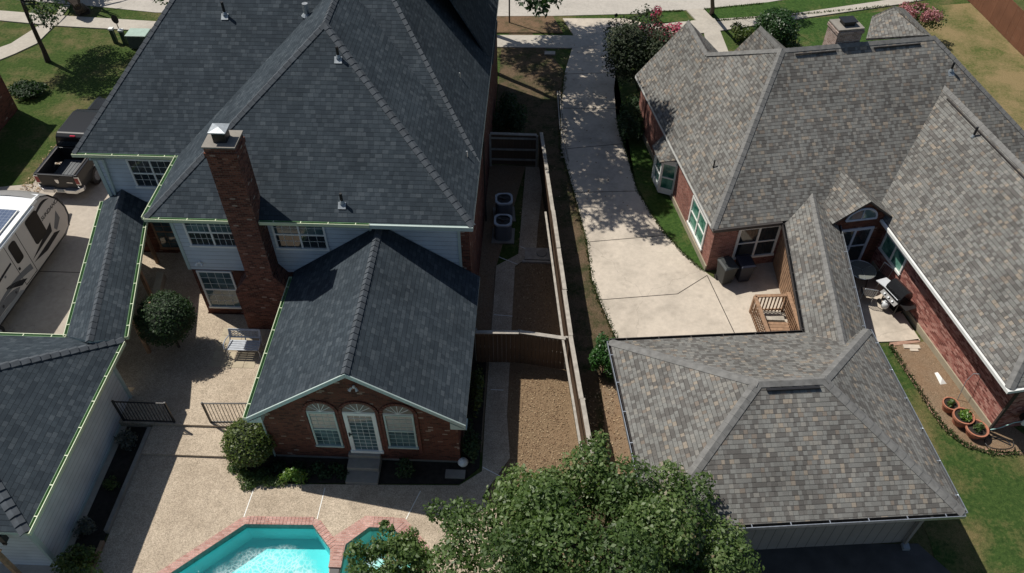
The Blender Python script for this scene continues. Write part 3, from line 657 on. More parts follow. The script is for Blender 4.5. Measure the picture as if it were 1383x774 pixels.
# ================================================================== HOUSE 2 (single storey, tan roof) in a rotated frame
U=Vector((.979,.2023,0)); Vv=Vector((-.2023,.979,0)); O2=Vector((6.79,23.28,0))
def L2(u,v,z): p=O2+U*u+Vv*v; p.z=z; return p
H2=thing('brick_house','single storey red brick house under a broad mottled tan shingle roof with short brick chimney','house',L2(6,2,0))
e=2.6
WS=L2(0,0,e); WN=L2(0,11.2,e); RW=L2(3.8,5.15,7.0); RE=L2(10.3,5.1,7.0); WR0=L2(2.15,8.3,5.2); WR1=L2(2.25,11.25,5.2)
EG1=at(1027,35,7.0); EGb=at(985,75,5.2)
ES=L2(15.2,0,e)
VT=L2(10.4,3.55,5.65); VB=L2(6.75,-.0,e)
main_s=[WS,VB,VT,L2(14.0,.0,2.6),L2(15.4,0,2.6),RE,RW]
west_p=[WS,RW,WR0,WR1,WN]
main_e=[RE,L2(15.4,0,2.6),L2(15.4,10.2,2.6)]
main_n=[RW,RE,L2(15.4,10.2,2.6),L2(10,10.2,2.6),WR0] 
wing_e=[WR0,WR1,L2(4.5,11.25,e),L2(4.5,9.6,3.2)]
entry_w=[RW,EG1,EGb]; entry_e=[RW,L2(6.2,6.0,5.0),L2(6.2,7.4,4.9),EG1]
roof(H2,[west_p],M['tan_shingle'],.14,M['white'])
roof(H2,[main_s],M['tan_shingle'],.14,M['darkpaint'])
roof(H2,[main_e,wing_e],M['tan_shingle'],.14)
mb=MB(); mb.slab([RW+Vector((0,.0,-.02)),L2(10.3,5.1,6.98),L2(12.2,7.2,5),L2(5.5,7.2,5)],.14); mb.slab([RW,L2(5.5,7.2,5),WR0],.1); mb.slab([L2(5.2,7.2,4.98),L2(12.2,7.2,4.98),L2(15.4,10.2,2.6),L2(5.2,10.2,2.6)],.14)
build(mb,'roof',M['tan_shingle'],H2)
mb=MB(); mb.slab(entry_w,.1); mb.slab(entry_e,.1); build(mb,'entry_gable_roof',M['tan_shingle'],H2)
# rear east wing
E0=L2(6.78,-8.84,e); ER1=L2(10.4,-5.2,5.65); Ee=L2(14,-8.84,e)
ew_w=[VB,E0,ER1,VT]; ew_s=[E0,Ee,ER1]; ew_e=[ER1,Ee,L2(14,0,e),VT]
roof(H2,[ew_w,ew_s,ew_e],M['tan_shingle'],.14,M['darkpaint'],'rear_wing_roof')
# second front gable beyond the ridge
FG=[at(1208,8,5.4),at(1253,47,5.4)]
mb=MB(); a,b=FG; mb.slab([a,b,at(1170,52,4.6),at(1178,22,4.3)],.1); mb.slab([a,b,at(1262,52,3.9),at(1222,12,3.9)],.1); build(mb,'front_gable_roof',M['tan_shingle'],H2)
caps(H2,[(WS,RW,nrm(main_s),nrm(west_p)),(RE,RW,nrm(main_s),Vector((-.17,.8,.6))),(L2(15.4,0,2.6),RE,nrm(main_s),nrm(main_e)),(ER1,VT,nrm(ew_w),nrm(ew_e)),(WR1,WR0,nrm(west_p),nrm(wing_e)),(E0,ER1,nrm(ew_w),nrm(ew_s)),(EG1,RW,nrm(entry_w),nrm(entry_e)),(WR0,RW,nrm(west_p),Vector((.1,.7,.7)))],M['tan_cap'],.17,.3,.022)
def rv(a,b,side,n=.2):
    a=Vector(a);b=Vector(b); ridge_vent(H2,a-Vector((0,0,.03)),b-Vector((0,0,.03)),Vector(side)*n,M['darkpaint'],.025)
rv(L2(4.3,5.1,6.86),L2(6.0,5.1,6.86),-Vv,.17); rv(L2(7.6,5.08,6.86),L2(9.6,5.08,6.86),-Vv,.17)
rv(L2(10.4,2.9,5.5),L2(10.4,-3.8,5.5),-U,.2); rv(L2(2.24,10.8,5.05),L2(2.17,8.8,5.05),U,.17)
rv(at(1212,18,5.3),at(1249,50,5.3),Vector((.9,.2,0)),.1)
# chimney
cb=L2(5.95,5.2,0); mb=MB(); 
mb.obox(cb+U*.1+Vector((0,0,5.9)),U*1.05,Vv*.85,(0,0,1.65)); mb.obox(cb+U*.06-Vv*.04+Vector((0,0,7.37)),U*1.13,Vv*.93,(0,0,.12))
ch2=build(mb,'chimney',brick('chimney_brick2',(.20,.14,.115),(.30,.215,.18),(.38,.29,.25),(.42,.38,.34)),H2)
mb=MB(); mb.obox(cb+U*.08-Vv*.02+Vector((0,0,7.55)),U*1.09,Vv*.89,(0,0,.04)); build(mb,'crown',M['old_concrete'],ch2)
mb=MB(); mb.obox(cb+U*.4+Vv*.22+Vector((0,0,7.59)),U*.45,Vv*.4,(0,0,.14)); mb.obox(cb+U*.33+Vv*.17+Vector((0,0,7.75)),U*.6,Vv*.5,(0,0,.04)); build(mb,'flue_cap',M['black'],ch2)
def SM(u,v): return 2.6+(4.4/5.15)*v
for u,v in ((10.75,4.0),): vent(H2,L2(u,v,SM(u,v)),M['black'],.4,.045,(nrm(main_s),M['lead']))
vent(H2,L2(10.0,.6,5.28),M['black'],.45,.045,(nrm(ew_w),M['lead'])); vent(H2,L2(12.3,-.9,4.5),M['black'],.6,.04)
vent(H2,L2(.75,2.6,3.45),M['black'],.4,.03); vent(H2,at(1381,258,3.9),M['lead'],.3,.1)
# walls
mb=MB()
def loopwall(mb,pts,z0,z1):
    for a,b in zip(pts,pts[1:]):
        d=(b-a); d.z=0; n=Vector((d.y,-d.x,0)).normalized()
        mb.add([Vector((a.x,a.y,z0)),Vector((b.x,b.y,z0)),Vector((b.x,b.y,z1)),Vector((a.x,a.y,z1))],[(0,1,2,3)])
c0=Vector((6.99,23.6,0)); W2w=wall_frame((6.99,23.6),(-.2023,.979),-1); W2s=wall_frame((6.99,23.6),(.979,.2023))
dE=Vector((-.229,.973,0)); cE=Vector((15.75,16.2,0)); W2e=wall_frame((15.75,16.2),(-.229,.973),-1)
jE=cE+dE*8.2
nw=c0+Vv*10.6
mb=MB(); loopwall(mb,[nw,c0],0,2.6); build(mb,'brick_wall',M['red_brick'],H2)
mb=MB(); loopwall(mb,[c0,c0+U*5.6],0,2.6); 
dj=c0+U*4.0; dd=U
loopwall(mb,[c0+U*7.4,L2(14,9.8,0),L2(0.2,9.8,0)],0,2.6); build(mb,'brick_wall',M['red_brick'],H2)
mb=MB(); loopwall(mb,[jE+dE*.3,cE],0,2.62); loopwall(mb,[cE,cE+Vector((7,1.45,0))],0,2.62); build(mb,'brick_wall',M['red_mottled'],H2)
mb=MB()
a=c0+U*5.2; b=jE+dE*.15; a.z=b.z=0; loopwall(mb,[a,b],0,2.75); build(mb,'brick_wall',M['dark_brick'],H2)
ftm=concrete('tan_footing',(.34,.30,.22),.2)
for W_,L_ in ((W2w,10.6),(W2e,8.2)): mb=MB(); mb.wbox(W_,0,L_,0,.28,0,.05); build(mb,'foundation',ftm,H2)
# windows
o=window(H2,W2w,.72,2.5,.5,2.0,M['white'],M['glass_green'],2,1,1,fw=.1,muntin=False)
# bay window
bay=MB(); bo=c0+Vv*5.0-U*.0
def pt(u,v,z): return c0+U*u+Vv*v+Vector((0,0,z))
foot=[(0,4.7),(-.55,5.05),(-.55,5.95),(0,6.35)]
mb=MB(); 
for z0,z1 in ((.15,.45),(1.75,2.0)):
    P=[pt(u,v,z0) for u,v in foot]+[pt(u,v,z1) for u,v in foot]; mb.add(P,[(0,1,5,4),(1,2,6,5),(2,3,7,6),(4,5,6,7),(3,2,1,0)])
for u,v in foot[1:3]+[foot[0],foot[3]]: p=pt(u,v,.3); mb.obox(p-U*.05-Vv*.05,U*.1,Vv*.1,(0,0,1.6))
for (u0,v0),(u1,v1) in zip(foot,foot[1:]):
    a=pt(u0,v0,1.05); b=pt(u1,v1,1.05); mb.tube(a,b,.035,n=4)
bw=build(mb,'bay_window',M['white'],H2)
mb=MB(); f2=[(u*.93+.0,v) for u,v in foot]; P=[pt(u+.03,v,.4) for u,v in f2]+[pt(u+.03,v,1.8) for u,v in f2]; mb.add(P,[(0,1,5,4),(1,2,6,5),(2,3,7,6)]); build(mb,'pane',M['glass_green'],bw)
mb=MB(); P=[pt(.1,4.45,2.35),pt(-.75,4.9,1.98),pt(-.75,6.1,1.98),pt(.1,6.6,2.35),pt(.6,5.5,3.1)]; mb.add(P,[(0,1,4),(1,2,4),(2,3,4)]); mb.slab([P[0],P[1],P[2],P[3]],.05); build(mb,'bay_roof',M['tan_shingle'],H2)
o=window(H2,W2s,1.0,2.75,.55,2.2,M['white'],M['glass'],2,1,1,fw=.09,muntin=False)
window(H2,W2e,6.6,8.15,1.05,1.95,M['white'],M['glass_green'],2,1,1,fw=.08,mid=False,muntin=False)
# rear dormer gable over the patio windows
Wd=wall_frame(((c0+U*4.0).x,(c0+U*4.0).y),(.979,.2023))
d0,d1,dm=L2(4.5,-.68,2.8),L2(6.98,-.68,2.8),L2(5.77,-.68,3.75); db=L2(5.55,1.3,3.75); dl,drr=L2(4.4,.2,2.78),L2(7.0,.2,2.78)
pl=[d0,dm,db,dl]; pr=[d1,drr,db,dm]; mb=MB(); mb.slab(pl,.1,0,1); mb.slab(pr,.1,0,1); build(mb,'dormer_roof',[M['tan_shingle'],M['darkpaint']],H2)
mb=MB(); q=[L2(4.75,-.5,2.5),L2(6.75,-.5,2.5),L2(6.75,-.5,2.8),L2(5.77,-.5,3.6),L2(4.75,-.5,2.8)]; mb.add(q,[(0,1,2,3,4)])
mb.add([L2(4.75,-.5,0),L2(6.75,-.5,0),L2(6.75,-.5,2.5),L2(4.75,-.5,2.5),L2(4.75,.4,0),L2(4.75,.4,2.5),L2(6.75,.4,0),L2(6.75,.4,2.5)],[(0,1,2,3),(4,0,3,5),(1,6,7,2)]); build(mb,'dormer_wall',M['dark_brick'],H2)
oW=L2(4.75,-.5,0); Wq=wall_frame((oW.x,oW.y),(.979,.2023))
window(H2,Wq,.25,1.75,.35,2.25,plain('blue_grey_frame',(.42,.47,.56),.5),M['glass'],2,1,1,fw=.11,muntin=False,label='tall blue grey framed patio window')
mb=MB(); cc=L2(5.77,-.54,2.72)
for i in range(12):
    a=math.pi*i/12; b=math.pi*(i+1)/12; mb.tube(cc+U*.62*math.cos(a)+Vector((0,0,.55*math.sin(a))),cc+U*.62*math.cos(b)+Vector((0,0,.55*math.sin(b))),.045,n=6)
mb.tube(cc-U*.62,cc+U*.62,.045,n=6); mb.tube(cc,cc+Vector((0,0,.55)),.02,n=6)
fo=build(mb,'half_round_window',plain('blue_grey_frame2',(.42,.47,.56),.5),H2)
mb=MB(); mb.poly([cc+U*.6*math.cos(math.pi*i/12)+Vector((0,0,.53*math.sin(math.pi*i/12))) for i in range(13)]); build(mb,'pane',M['glass_teal'],fo)
# eave gutters and fascias
mb=MB(); 
a=VB-U*.02; b=E0; mb.obox(a+Vector((0,0,-.15)),b-a,-U*.085,(0,0,.12)); mb.obox(E0-U*.085+Vector((0,0,-.15)),Ee-E0,-Vv*.085,(0,0,.12)); build(mb,'gutter',M['white'],H2)
mb=MB(); mb.obox(WS+Vector((0,0,-.14)),U*2.8,-Vv*.1,(0,0,.13)); build(mb,'gutter',M['darkpaint'],H2)
mb=MB(); mb.obox(E0+U*.12+Vector((0,0,-.17)),Vv*8.6,U*.6,(0,0,.02)); build(mb,'soffit',M['darkpaint'],H2)
downspout(H2,[cE+Vector((-.1,-.1,2.5)),cE+Vector((-.08,-.08,.1))],M['darkpaint'])
# hose reel on the shaded end wall
hr=thing('hose_reel','white and black hose reel on the shaded end wall above the coiled hose','hose reel',cE+Vector((.8,.0,.9)))
c=cE+Vector((.85,-.12,.95)); mb=MB(); mb.tube(c-U*.0+Vector((0,.1,0)),c+Vector((0,-.18,0)),.26,n=20); build(mb,'drum',M['black'],hr)
mb=MB(); mb.tube(c+Vector((-.16,-.18,.02)),c+Vector((-.16,-.22,.02)),.17,n=16); build(mb,'cover',M['white'],hr)
mb=MB(); mb.path([cE+Vector((-.12,-.15,.25)),cE+Vector((.1,-.2,.45)),cE+Vector((.4,-.22,.8)),cE+Vector((.65,-.25,.95))],.018); build(mb,'pipe',plain('aqua_hose',(.35,.55,.52),.5),hr)
# ================================================================== garage 2 + breezeway 2
G2=thing('hipped_garage','beige garage with broad mottled tan hip roof in the lower right','garage',(7.5,14.5,0))
TL=Vector((2.58,17.46,e)); TR=Vector((11.38,18.33,e)); BR=Vector((12.25,11.56,e)); BL=TL+(BR-TR)
e1=(TR-TL).normalized(); e2=(BL-TL).normalized(); hw=(BL-TL).length/2; gz=4.55
r0=TL+e1*hw+e2*hw; r1=TR-e1*hw+e2*hw; r0.z=r1.z=gz; r0=r0+e1*.15; r1=r1+e1*.1
gn=[TL,TR,r1,r0]; gs=[BL,r0,r1,BR]; gw=[TL,r0,BL]; gee=[TR,BR,r1]
roof(G2,[gn,gs,gw,gee],M['tan_shingle'],.14,M['darkpaint'])
caps(G2,[(TL,r0,nrm(gn),nrm(gw)),(BL,r0,nrm(gs),nrm(gw)),(BR,r1,nrm(gs),nrm(gee)),(TR,r1,nrm(gn),nrm(gee)),(r0,r1,nrm(gn),nrm(gs))],M['tan_cap'],.17,.3,.022)
ridge_vent(G2,r0+e1*.2-Vector((0,0,.1)),r1-e1*.2-Vector((0,0,.1)),e2*.19,M['black'],.05)
mb=MB(); ins=.45; P=[TL+e1*ins+e2*ins,BL+e1*ins-e2*ins,BR-e1*ins-e2*ins,TR-e1*ins+e2*ins]; mb.prism([(p.x,p.y) for p in P],0,2.55); build(mb,'wall',M['beige_siding'],G2)
def gut2(a,b,o,lip,inner): gutter(G2,a,b,(o.x,o.y),lip,inner,strap=1.0)
gut2(BL,BR,e2,M['metal'],M['black']); gut2(TR,BR,e1,M['metal'],M['darkpaint']); gut2(TL,BL,-e1,M['metal'],M['darkpaint']); gut2(TL,TL+e1*6.6,-e2,M['darkpaint'],M['black'])
p=P[2]; downspout(G2,[BR-e1*.9+e2*.05+Vector((0,0,-.1)),p-e1*.25+e2*.1+Vector((0,0,-.6)),p-e1*.2+e2*.1+Vector((0,0,.12-2.6))],M['old_concrete'],.09)
mb=MB(); q=p-e1*.2+e2*.14; mb.box(q.x-.1,q.x+.1,q.y-.15,q.y+.05,.02,.14); build(mb,'splash_block',M['lead'],G2)
BW2=thing('breezeway','narrow mottled tan shingle breezeway roof linking brick house and hipped garage','breezeway',(10.5,21,0))
l0,l1=Vector((9.22,17.9,2.52)),Vector((9.69,24.2,2.52)); q0,q1=Vector((11.22,18.1,2.52)),Vector((11.76,24.6,2.52)); m0=Vector((10.1,17.0,3.2)); m1=Vector((10.75,24.9,3.2))
pa=[l0,m0,m1,l1]; pb=[q0,q1,m1,m0]; roof(BW2,[pa,pb],M['tan_shingle'],.12,M['darkpaint']); caps(BW2,[(m0,m1,nrm(pa),nrm(pb))],M['tan_cap'],.15,.3,.02)
gutter(BW2,l0,l1,(-1,.07),M['darkpaint'],M['black'],name='gutter'); gutter(BW2,q0,q1,(1,-.08),M['metal'],M['darkpaint'],name='gutter')
mb=MB(); mb.box(10.9,11.05,18.2,24.2,.05,2.45); build(mb,'screen_wall',M['darkpaint'],BW2)
mb=MB()
for i in range(30): 
    y=18.4+i*.19; mb.box(9.78,9.83,y,y+.15,.1,2.35)
build(mb,'slat_screen',M['cedar'],BW2)
# cedar deck with rails
DK=thing('cedar_deck','small slatted cedar deck and railing tucked between concrete drive and breezeway','deck',(9.1,20.3,0))
mb=MB()
for i in range(9): mb.box(8.75,9.74,19.3+i*.145,19.43+i*.145,.3,.34)
build(mb,'deck_boards',M['cedar'],DK)
def rail(a,b,z0,z1,name='railing'):
    a=Vector(a);b=Vector(b);d=(b-a);L=d.length;d/=L; n=Vector((-d.y,d.x,0)); mb=MB()
    mb.obox(a-n*.07+Vector((0,0,z1)),b-a,n*.14,(0,0,.04)); mb.obox(a-n*.02+Vector((0,0,z0)),b-a,n*.04,(0,0,.07))
    k=int(L/.13)
    for i in range(k+1): mb.obox(a+d*(i*L/k)-d*.02-n*.04+Vector((0,0,z0-.05)),d*.045,n*.03,(0,0,z1-z0+.05))
    for e_ in (a,b): mb.obox(e_-d*.045-n*.045,d*.09,n*.09,(0,0,z1))
    return build(mb,name,M['cedar'],DK)
rail((8.42,21.3,0),(8.62,19.3,0),.15,.95); rail((8.42,21.32,0),(9.66,21.42,0),.15,.95); rail((9.66,21.42,0),(9.74,19.3,0),.4,1.1)
mb=MB(); 
for i in range(3): mb.box(8.75,9.6,20.75+i*.2,20.94+i*.2,.02,.28-i*.08)
build(mb,'deck_step',M['greywood'],DK)
# ================================================================== fences
def stain_wood(): return M['wood']
FA=Vector((1.95,12.9,0)); FB=Vector((.03,30.4,0))
def board_fence(name,label,pts,h,cat='fence',mat=None,cap=True,rails=1,group=None):
    r=thing(name,label,cat,pts[0]); mb=MB(); cp=MB(); rl=MB()
    for a,b in zip(pts,pts[1:]):
        a=Vector(a);b=Vector(b);L=(b-a).length;d=(b-a)/L;n=Vector((-d.y,d.x,0)); k=max(1,int(L/.145)); st=L/k
        for i in range(k):
            hh=h+random.uniform(-.012,.012); mb.obox(a+d*(i*st)+n*random.uniform(-.004,.004)+Vector((0,0,.04)),d*(st-.008),n*.02,(0,0,hh-.04))
        for z in (.3,h*.5,h-.25):
            rl.obox(a-n*.045*rails+Vector((0,0,z)),b-a,n*.04*rails,(0,0,.09))
    o=build(mb,'boards',mat or M['wood'],r)
    po=[]
    for a,b in zip(pts,pts[1:]):
        a=Vector(a);b=Vector(b);L=(b-a).length;d=(b-a)/L;n=Vector((-d.y,d.x,0)); k=max(1,round(L/2.4))
        for i in range(k+1):
            p=a+d*(i*L/k); m=MB(); m.obox(p-d*.045-n*.14*rails,d*.09,n*.09*rails,(0,0,h+.02)); po.append(build(m,'post',M['greywood'],r))
        if cap:
            for i in range(k):
                p=a+d*(i*L/k); q=a+d*((i+1)*L/k); s1=random.uniform(-.03,.03); w=.15
                m=MB(); m.obox(p-n*(.10)+n*s1+Vector((0,0,h+.02)),q-p-d*.02+Vector((0,0,random.uniform(-.03,.03))),n*w,(0,0,.04)); build(m,'cap_board',M['greywood'],r)
    build(rl,'rails',M['greywood'],r); return r
fence=board_fence('board_fence','long weathered board fence with pale cap boards between the side yard and the drive',[FA,Vector((1.28,18.3,0)),Vector((.60,25.0,0)),FB],1.8,rails=1)
m=MB(); d=(FB-FA).normalized(); n=Vector((-d.y,d.x,0))
# missing pieces: inner trellis rail on the house side
for a,b in ((Vector((1.28,18.3,0)),Vector((.60,25.0,0))),(FA,Vector((1.28,18.3,0)))):
    m.obox(a+n*.22+Vector((0,0,1.74)),b-a,n*.08,(0,0,.05))
build(m,'side_rail',M['greywood'],fence)
board_fence('cross_fence','cross fence with bent pale cap from the gable wing to the long board fence',[(-2.05,18.42,0),(-.5,18.45,0),(1.15,18.2,0)],1.75,rails=-1)
board_fence('cross_fence','dark far cross fence enclosing the top of the shaded side yard',[(-2.25,30.35,0),(-.1,30.35,0)],1.75,rails=1)
board_fence('board_fence','reddish brown board fence in the top right corner of the dry lawn',[(25.9,49.5,0),(26.3,46.3,0),(26.7,42.5,0),(27.6,36,0)],1.9,mat=siding('red_fence',(.19,.085,.05),.14,True),cap=False,rails=-1)
def iron(name,label,a,b,h,cat,gate=False):
    a=Vector(a);b=Vector(b);r=thing(name,label,cat,a); d=(b-a);L=d.length;d/=L;n=Vector((-d.y,d.x,0))
    for z,nm in ((h-.02,'top_rail'),(.12,'bottom_rail')):
        mb=MB(); mb.obox(a-n*.018+Vector((0,0,z)),b-a,n*.036,(0,0,.035)); build(mb,nm,M['black'],r)
    mb=MB(); k=int(L/.115)
    for i in range(1,k): mb.obox(a+d*(i*L/k)-d*.008-n*.008+Vector((0,0,.1)),d*.016,n*.016,(0,0,h-.1))
    build(mb,'pickets',M['black'],r)
    for p in (a,b): mb=MB(); mb.obox(p-d*.03-n*.03,d*.06,n*.06,(0,0,h+.05)); build(mb,'post',M['black'],r)
    return r
iron('iron_fence','black iron picket fence beside the pale garage wall',(-13.95,15.2,.15),(-12.2,15.2,.15),1.2,'fence')
iron('iron_fence','black iron picket fence beside the round clipped bush and gable wing',(-10.95,15.25,.15),(-8.7,15.35,.15),1.2,'fence')
# ================================================================== bench, ac units, small yard things
def local_thing(*a,**k): return thing(*a,local=True,**k)
wm=plain('white_metal',(.36,.39,.43),.4,var=.12,scale=8)
bn=local_thing('garden_bench','white metal and wood slatted garden bench with pierced backrest beneath the brick chimney','bench',loc=(-10.55,18.35,.272))
for s in (-1,1):
    mb=MB(); mb.path([(s*.58,-.28,0),(s*.6,-.26,.25),(s*.57,-.24,.42)],.022); mb.path([(s*.58,.26,0),(s*.58,.2,.4),(s*.58,.28,.6),(s*.58,.36,.88)],.024)
    mb.path([(s*.58,.24,.66),(s*.64,.0,.68),(s*.66,-.2,.64),(s*.62,-.3,.52),(s*.58,-.22,.43)],.022); mb.path([(s*.57,-.24,.4),(s*.57,.2,.4)],.022); build(mb,'side_frame',wm,bn)
mb=MB()
for i in range(5): mb.box(-.56,.56,-.28+i*.1,-.2+i*.1,.43,.455)
build(mb,'seat',wm,bn)
mb=MB(); 
def bk(x0,x1,z0,z1,t=.02):
    y0=.2+(z0-.45)*.38; y1=.2+(z1-.45)*.38; mb.add([(x0,y0,z0),(x1,y0,z0),(x1,y1,z1),(x0,y1,z1),(x0,y0+t,z0),(x1,y0+t,z0),(x1,y1+t,z1),(x0,y1+t,z1)],[(0,1,2,3),(7,6,5,4),(0,4,5,1),(1,5,6,2),(2,6,7,3),(3,7,4,0)])
bk(-.56,.56,.82,.88); bk(-.56,.56,.54,.60); bk(-.02,.02,.455,.54); bk(-.56,-.5,.6,.82); bk(.5,.56,.6,.82)
for i in range(8):
    for j in range(3):
        cx=-.43+i*.122; cz=.63+j*.073
        for k in range(8):
            a=math.pi*2*k/8; b=math.pi*2*(k+1)/8; z1=cz+.034*math.sin(a); z2=cz+.034*math.sin(b)
            mb.tube((cx+.058*math.cos(a),.2+(z1-.45)*.38,z1),(cx+.058*math.cos(b),.2+(z2-.45)*.38,z2),.011,n=4)
build(mb,'backrest',wm,bn)
# AC
acg='air conditioners in the side yard'
ac=local_thing('air_conditioner','nearer and larger grey air conditioning unit in the dark side yard','air conditioner',loc=(-1.42,25.35,.02),group=acg)
def rrect(hx,hy,r,z,n=5):
    P=[]
    for cx,cy,a0 in ((hx-r,hy-r,0),(-hx+r,hy-r,90),(-hx+r,-hy+r,180),(hx-r,-hy+r,270)):
        for i in range(n+1): a=R(a0+90*i/n); P.append(Vector((cx+r*math.cos(a),cy+r*math.sin(a),z)))
    return P
acm=siding('ac_louvre',(.12,.13,.14),.045); act=plain('ac_top',(.40,.42,.44),.5,var=.08)
mb=MB(); mb.loft([rrect(.36,.36,.2,.05),rrect(.36,.36,.2,.86)]); build(mb,'cabinet',acm,ac)
mb=MB(); A_=rrect(.38,.38,.22,.86,5); n=len(A_); C_=[Vector((.32*math.cos(math.atan2(p.y,p.x)),(.32)*math.sin(math.atan2(p.y,p.x)),.93)) for p in A_]; Bq=[p*1+Vector((0,0,.07)) for p in A_]
mb.add(A_+Bq+C_,[(i,(i+1)%n,n+(i+1)%n,n+i) for i in range(n)]+[(n+i,n+(i+1)%n,2*n+(i+1)%n,2*n+i) for i in range(n)]); build(mb,'top_ring',act,ac)
mb=MB(); mb.tube((0,0,.861),(0,0,.885),.3,n=20); build(mb,'fan_well',M['black'],ac)
mb=MB(); mb.tube((0,0,.9),(0,0,.95),.07,n=10)
for k in range(3):
    a=2*math.pi*k/3; mb.add([(0,0,.9),(.27*math.cos(a),.27*math.sin(a),.9),(.27*math.cos(a+.7),.27*math.sin(a+.7),.93)],[(0,1,2)])
build(mb,'fan',M['darkpaint'],ac)
mb=MB(); mb.box(-.48,.48,-.48,.48,.0,.05); build(mb,'pad',M['old_concrete'],ac)
dup(ac,(-1.45,26.75,.02),.1,'farther and smaller-looking grey air conditioning unit in the dark side yard')
# side yard bits
o=MB(); o.box(-.45,.6,23.9,24.6,.06,.1); o.box(-.55,.65,23.75,23.85,.0,.09); tag(build(o,'paving_slab',M['greywood']),'low timber platform edge beside the angled side path','slab')
o=MB(); o.lathe([(0.001,0),(.22,.01),(.2,.05),(.001,.06)],(.25,24.25,.1)); tag(build(o,'stepping_stone',M['old_concrete'],smooth=False),'round stone lying on the timber platform by the side path','stone')
o=MB(); o.box(.15,.75,40.4,40.75,.02,.09); tag(build(o,'stepping_stone',M['greywood']),'pale rectangular slab lying in the shaded verge near the street','slab')
mb=MB(); 
for a,b in (((.98,33.2,.08),(.85,36.6,.1)),((1.28,30.7,.08),(1.05,33.0,.1))):
    a=Vector(a); b=Vector(b); mb.obox(a,b-a,(.06,0,0),(0,0,.05)); mb.obox(a+Vector((.12,0,0)),b-a,(.05,0,0),(0,0,.05))
for k in range(10): mb.box(1.05,1.4,30.9+k*.35,30.95+k*.35,.1,.13)
tag(build(mb,'lying_ladder',M['greywood']),'pale timber ladder lying on the verge along the left side of the drive','ladder')
# patio table, chairs, grill
pt_=local_thing('patio_table','round glass topped patio table in the dark recess behind the grill','table',loc=(13.0,23.15,.05))
t=NT('table_glass'); tg=t.fin((.16,.17,.16),.15,0,.6)
mb=MB(); mb.tube((0,0,.70),(0,0,.715),.52,n=28); build(mb,'tabletop',tg,pt_)
mb=MB()
for k in range(28):
    a=2*math.pi*k/28;b=2*math.pi*(k+1)/28; mb.tube((.53*math.cos(a),.53*math.sin(a),.71),(.53*math.cos(b),.53*math.sin(b),.71),.018,n=5)
for k in range(3):
    a=2*math.pi*k/3+.5; mb.tube((0,0,.725),(.5*math.cos(a),.5*math.sin(a),.725),.012,n=4)
build(mb,'rim',M['metal'],pt_)
for k in range(4):
    a=math.pi/4+k*math.pi/2; mb=MB(); mb.tube((.4*math.cos(a),.4*math.sin(a),0),(.3*math.cos(a),.3*math.sin(a),.7),.02,n=6); build(mb,'leg',M['black'],pt_)
chg='metal patio chairs around the glass table'
ch=local_thing('patio_chair','dark metal patio chair between the glass table and the brick wall','chair',loc=(13.75,23.1,.05),group=chg,rz=R(-60))
mb=MB(); mb.box(-.23,.23,-.22,.22,.40,.43); build(mb,'seat',M['darkpaint'],ch)
mb=MB()
mb.path([(-.23,.22,.42),(-.23,.32,.88),(.23,.32,.88),(.23,.22,.42)],.018)
for k in range(1,6): mb.tube((-.23+k*.077,.22,.43),(-.23+k*.077,.32,.88),.008,n=4)
build(mb,'backrest',M['metal'],ch)
for x,y in ((-.22,-.2),(.22,-.2),(-.22,.2),(.22,.2)): mb=MB(); mb.tube((x,y,0),(x*.95,y*.95,.41),.016,n=6); build(mb,'leg',M['metal'],ch)
dup(ch,(13.05,22.2,.05),R(170),'rust brown patio chair on the sunlit concrete in front of the glass table')
gr=local_thing('barbecue_grill','black gas grill on wheels with open white side shelf and propane tank','grill',loc=(13.95,21.75,.05),rz=R(-68))
mb=MB()
for x in (-.38,.38):
    for y in (-.2,.2): mb.tube((x,y,.05),(x,y,.72),.025,n=6)
mb.box(-.4,.4,-.22,.22,.22,.25); mb.box(-.38,.38,.18,.2,.3,.6); build(mb,'frame',M['black'],gr)
mb=MB(); prof=[(-.27,.78),(.27,.78),(.29,1.0),(.2,1.2),(.05,1.28),(-.12,1.25),(-.26,1.05)]
mb.loft([[Vector((x,y,z)) for y,z in prof] for x in (-.42,.42)]); build(mb,'lid',plain('lid',(.015,.016,.018),.25,var=.1),gr)
mb=MB(); mb.box(-.43,.43,-.3,.3,.68,.78); build(mb,'firebox',M['black'],gr)
mb=MB(); mb.obox((-.42,-.42,.66),(.84,0,0),(0,.14,.1),(0,-.03,.04)); build(mb,'control_panel',M['black'],gr)
for k in range(3): mb=MB(); mb.tube((-.22+k*.22,-.36,.74),(-.22+k*.22,-.42,.80),.04,n=10); build(mb,'knob',M['metal'],gr)
mb=MB(); mb.tube((-.38,-.36,.98),(.38,-.36,.98),.015,n=6); mb.tube((-.36,-.27,.95),(-.36,-.36,.98),.012,n=5); mb.tube((.36,-.27,.95),(.36,-.36,.98),.012,n=5); build(mb,'lid_handle',M['metal'],gr)
mb=MB(); mb.obox((-.95,-.24,.72),(.5,0,.1),(0,.48,0),(0,0,.03)); build(mb,'side_shelf',plain('shelf_white',(.5,.52,.55),.4,var=.05),gr)
mb=MB(); mb.box(.45,.82,-.24,.24,.76,.79); build(mb,'side_shelf',M['black'],gr)
for y in (-.24,.24): mb=MB(); mb.tube((-.42,y-.03,.1),(-.42,y+.03,.1),.1,n=14); build(mb,'wheel',M['black'],gr)
mb=MB(); mb.lathe([(.001,.28),(.12,.3),(.15,.4),(.15,.5),(.1,.6),(.001,.62)],(-.05,-.32,-.15),16); mb.tube((-.05,-.32,.46),(-.05,-.32,.54),.08,n=10); build(mb,'gas_tank',plain('tank_white',(.6,.62,.63),.4),gr,smooth=True)
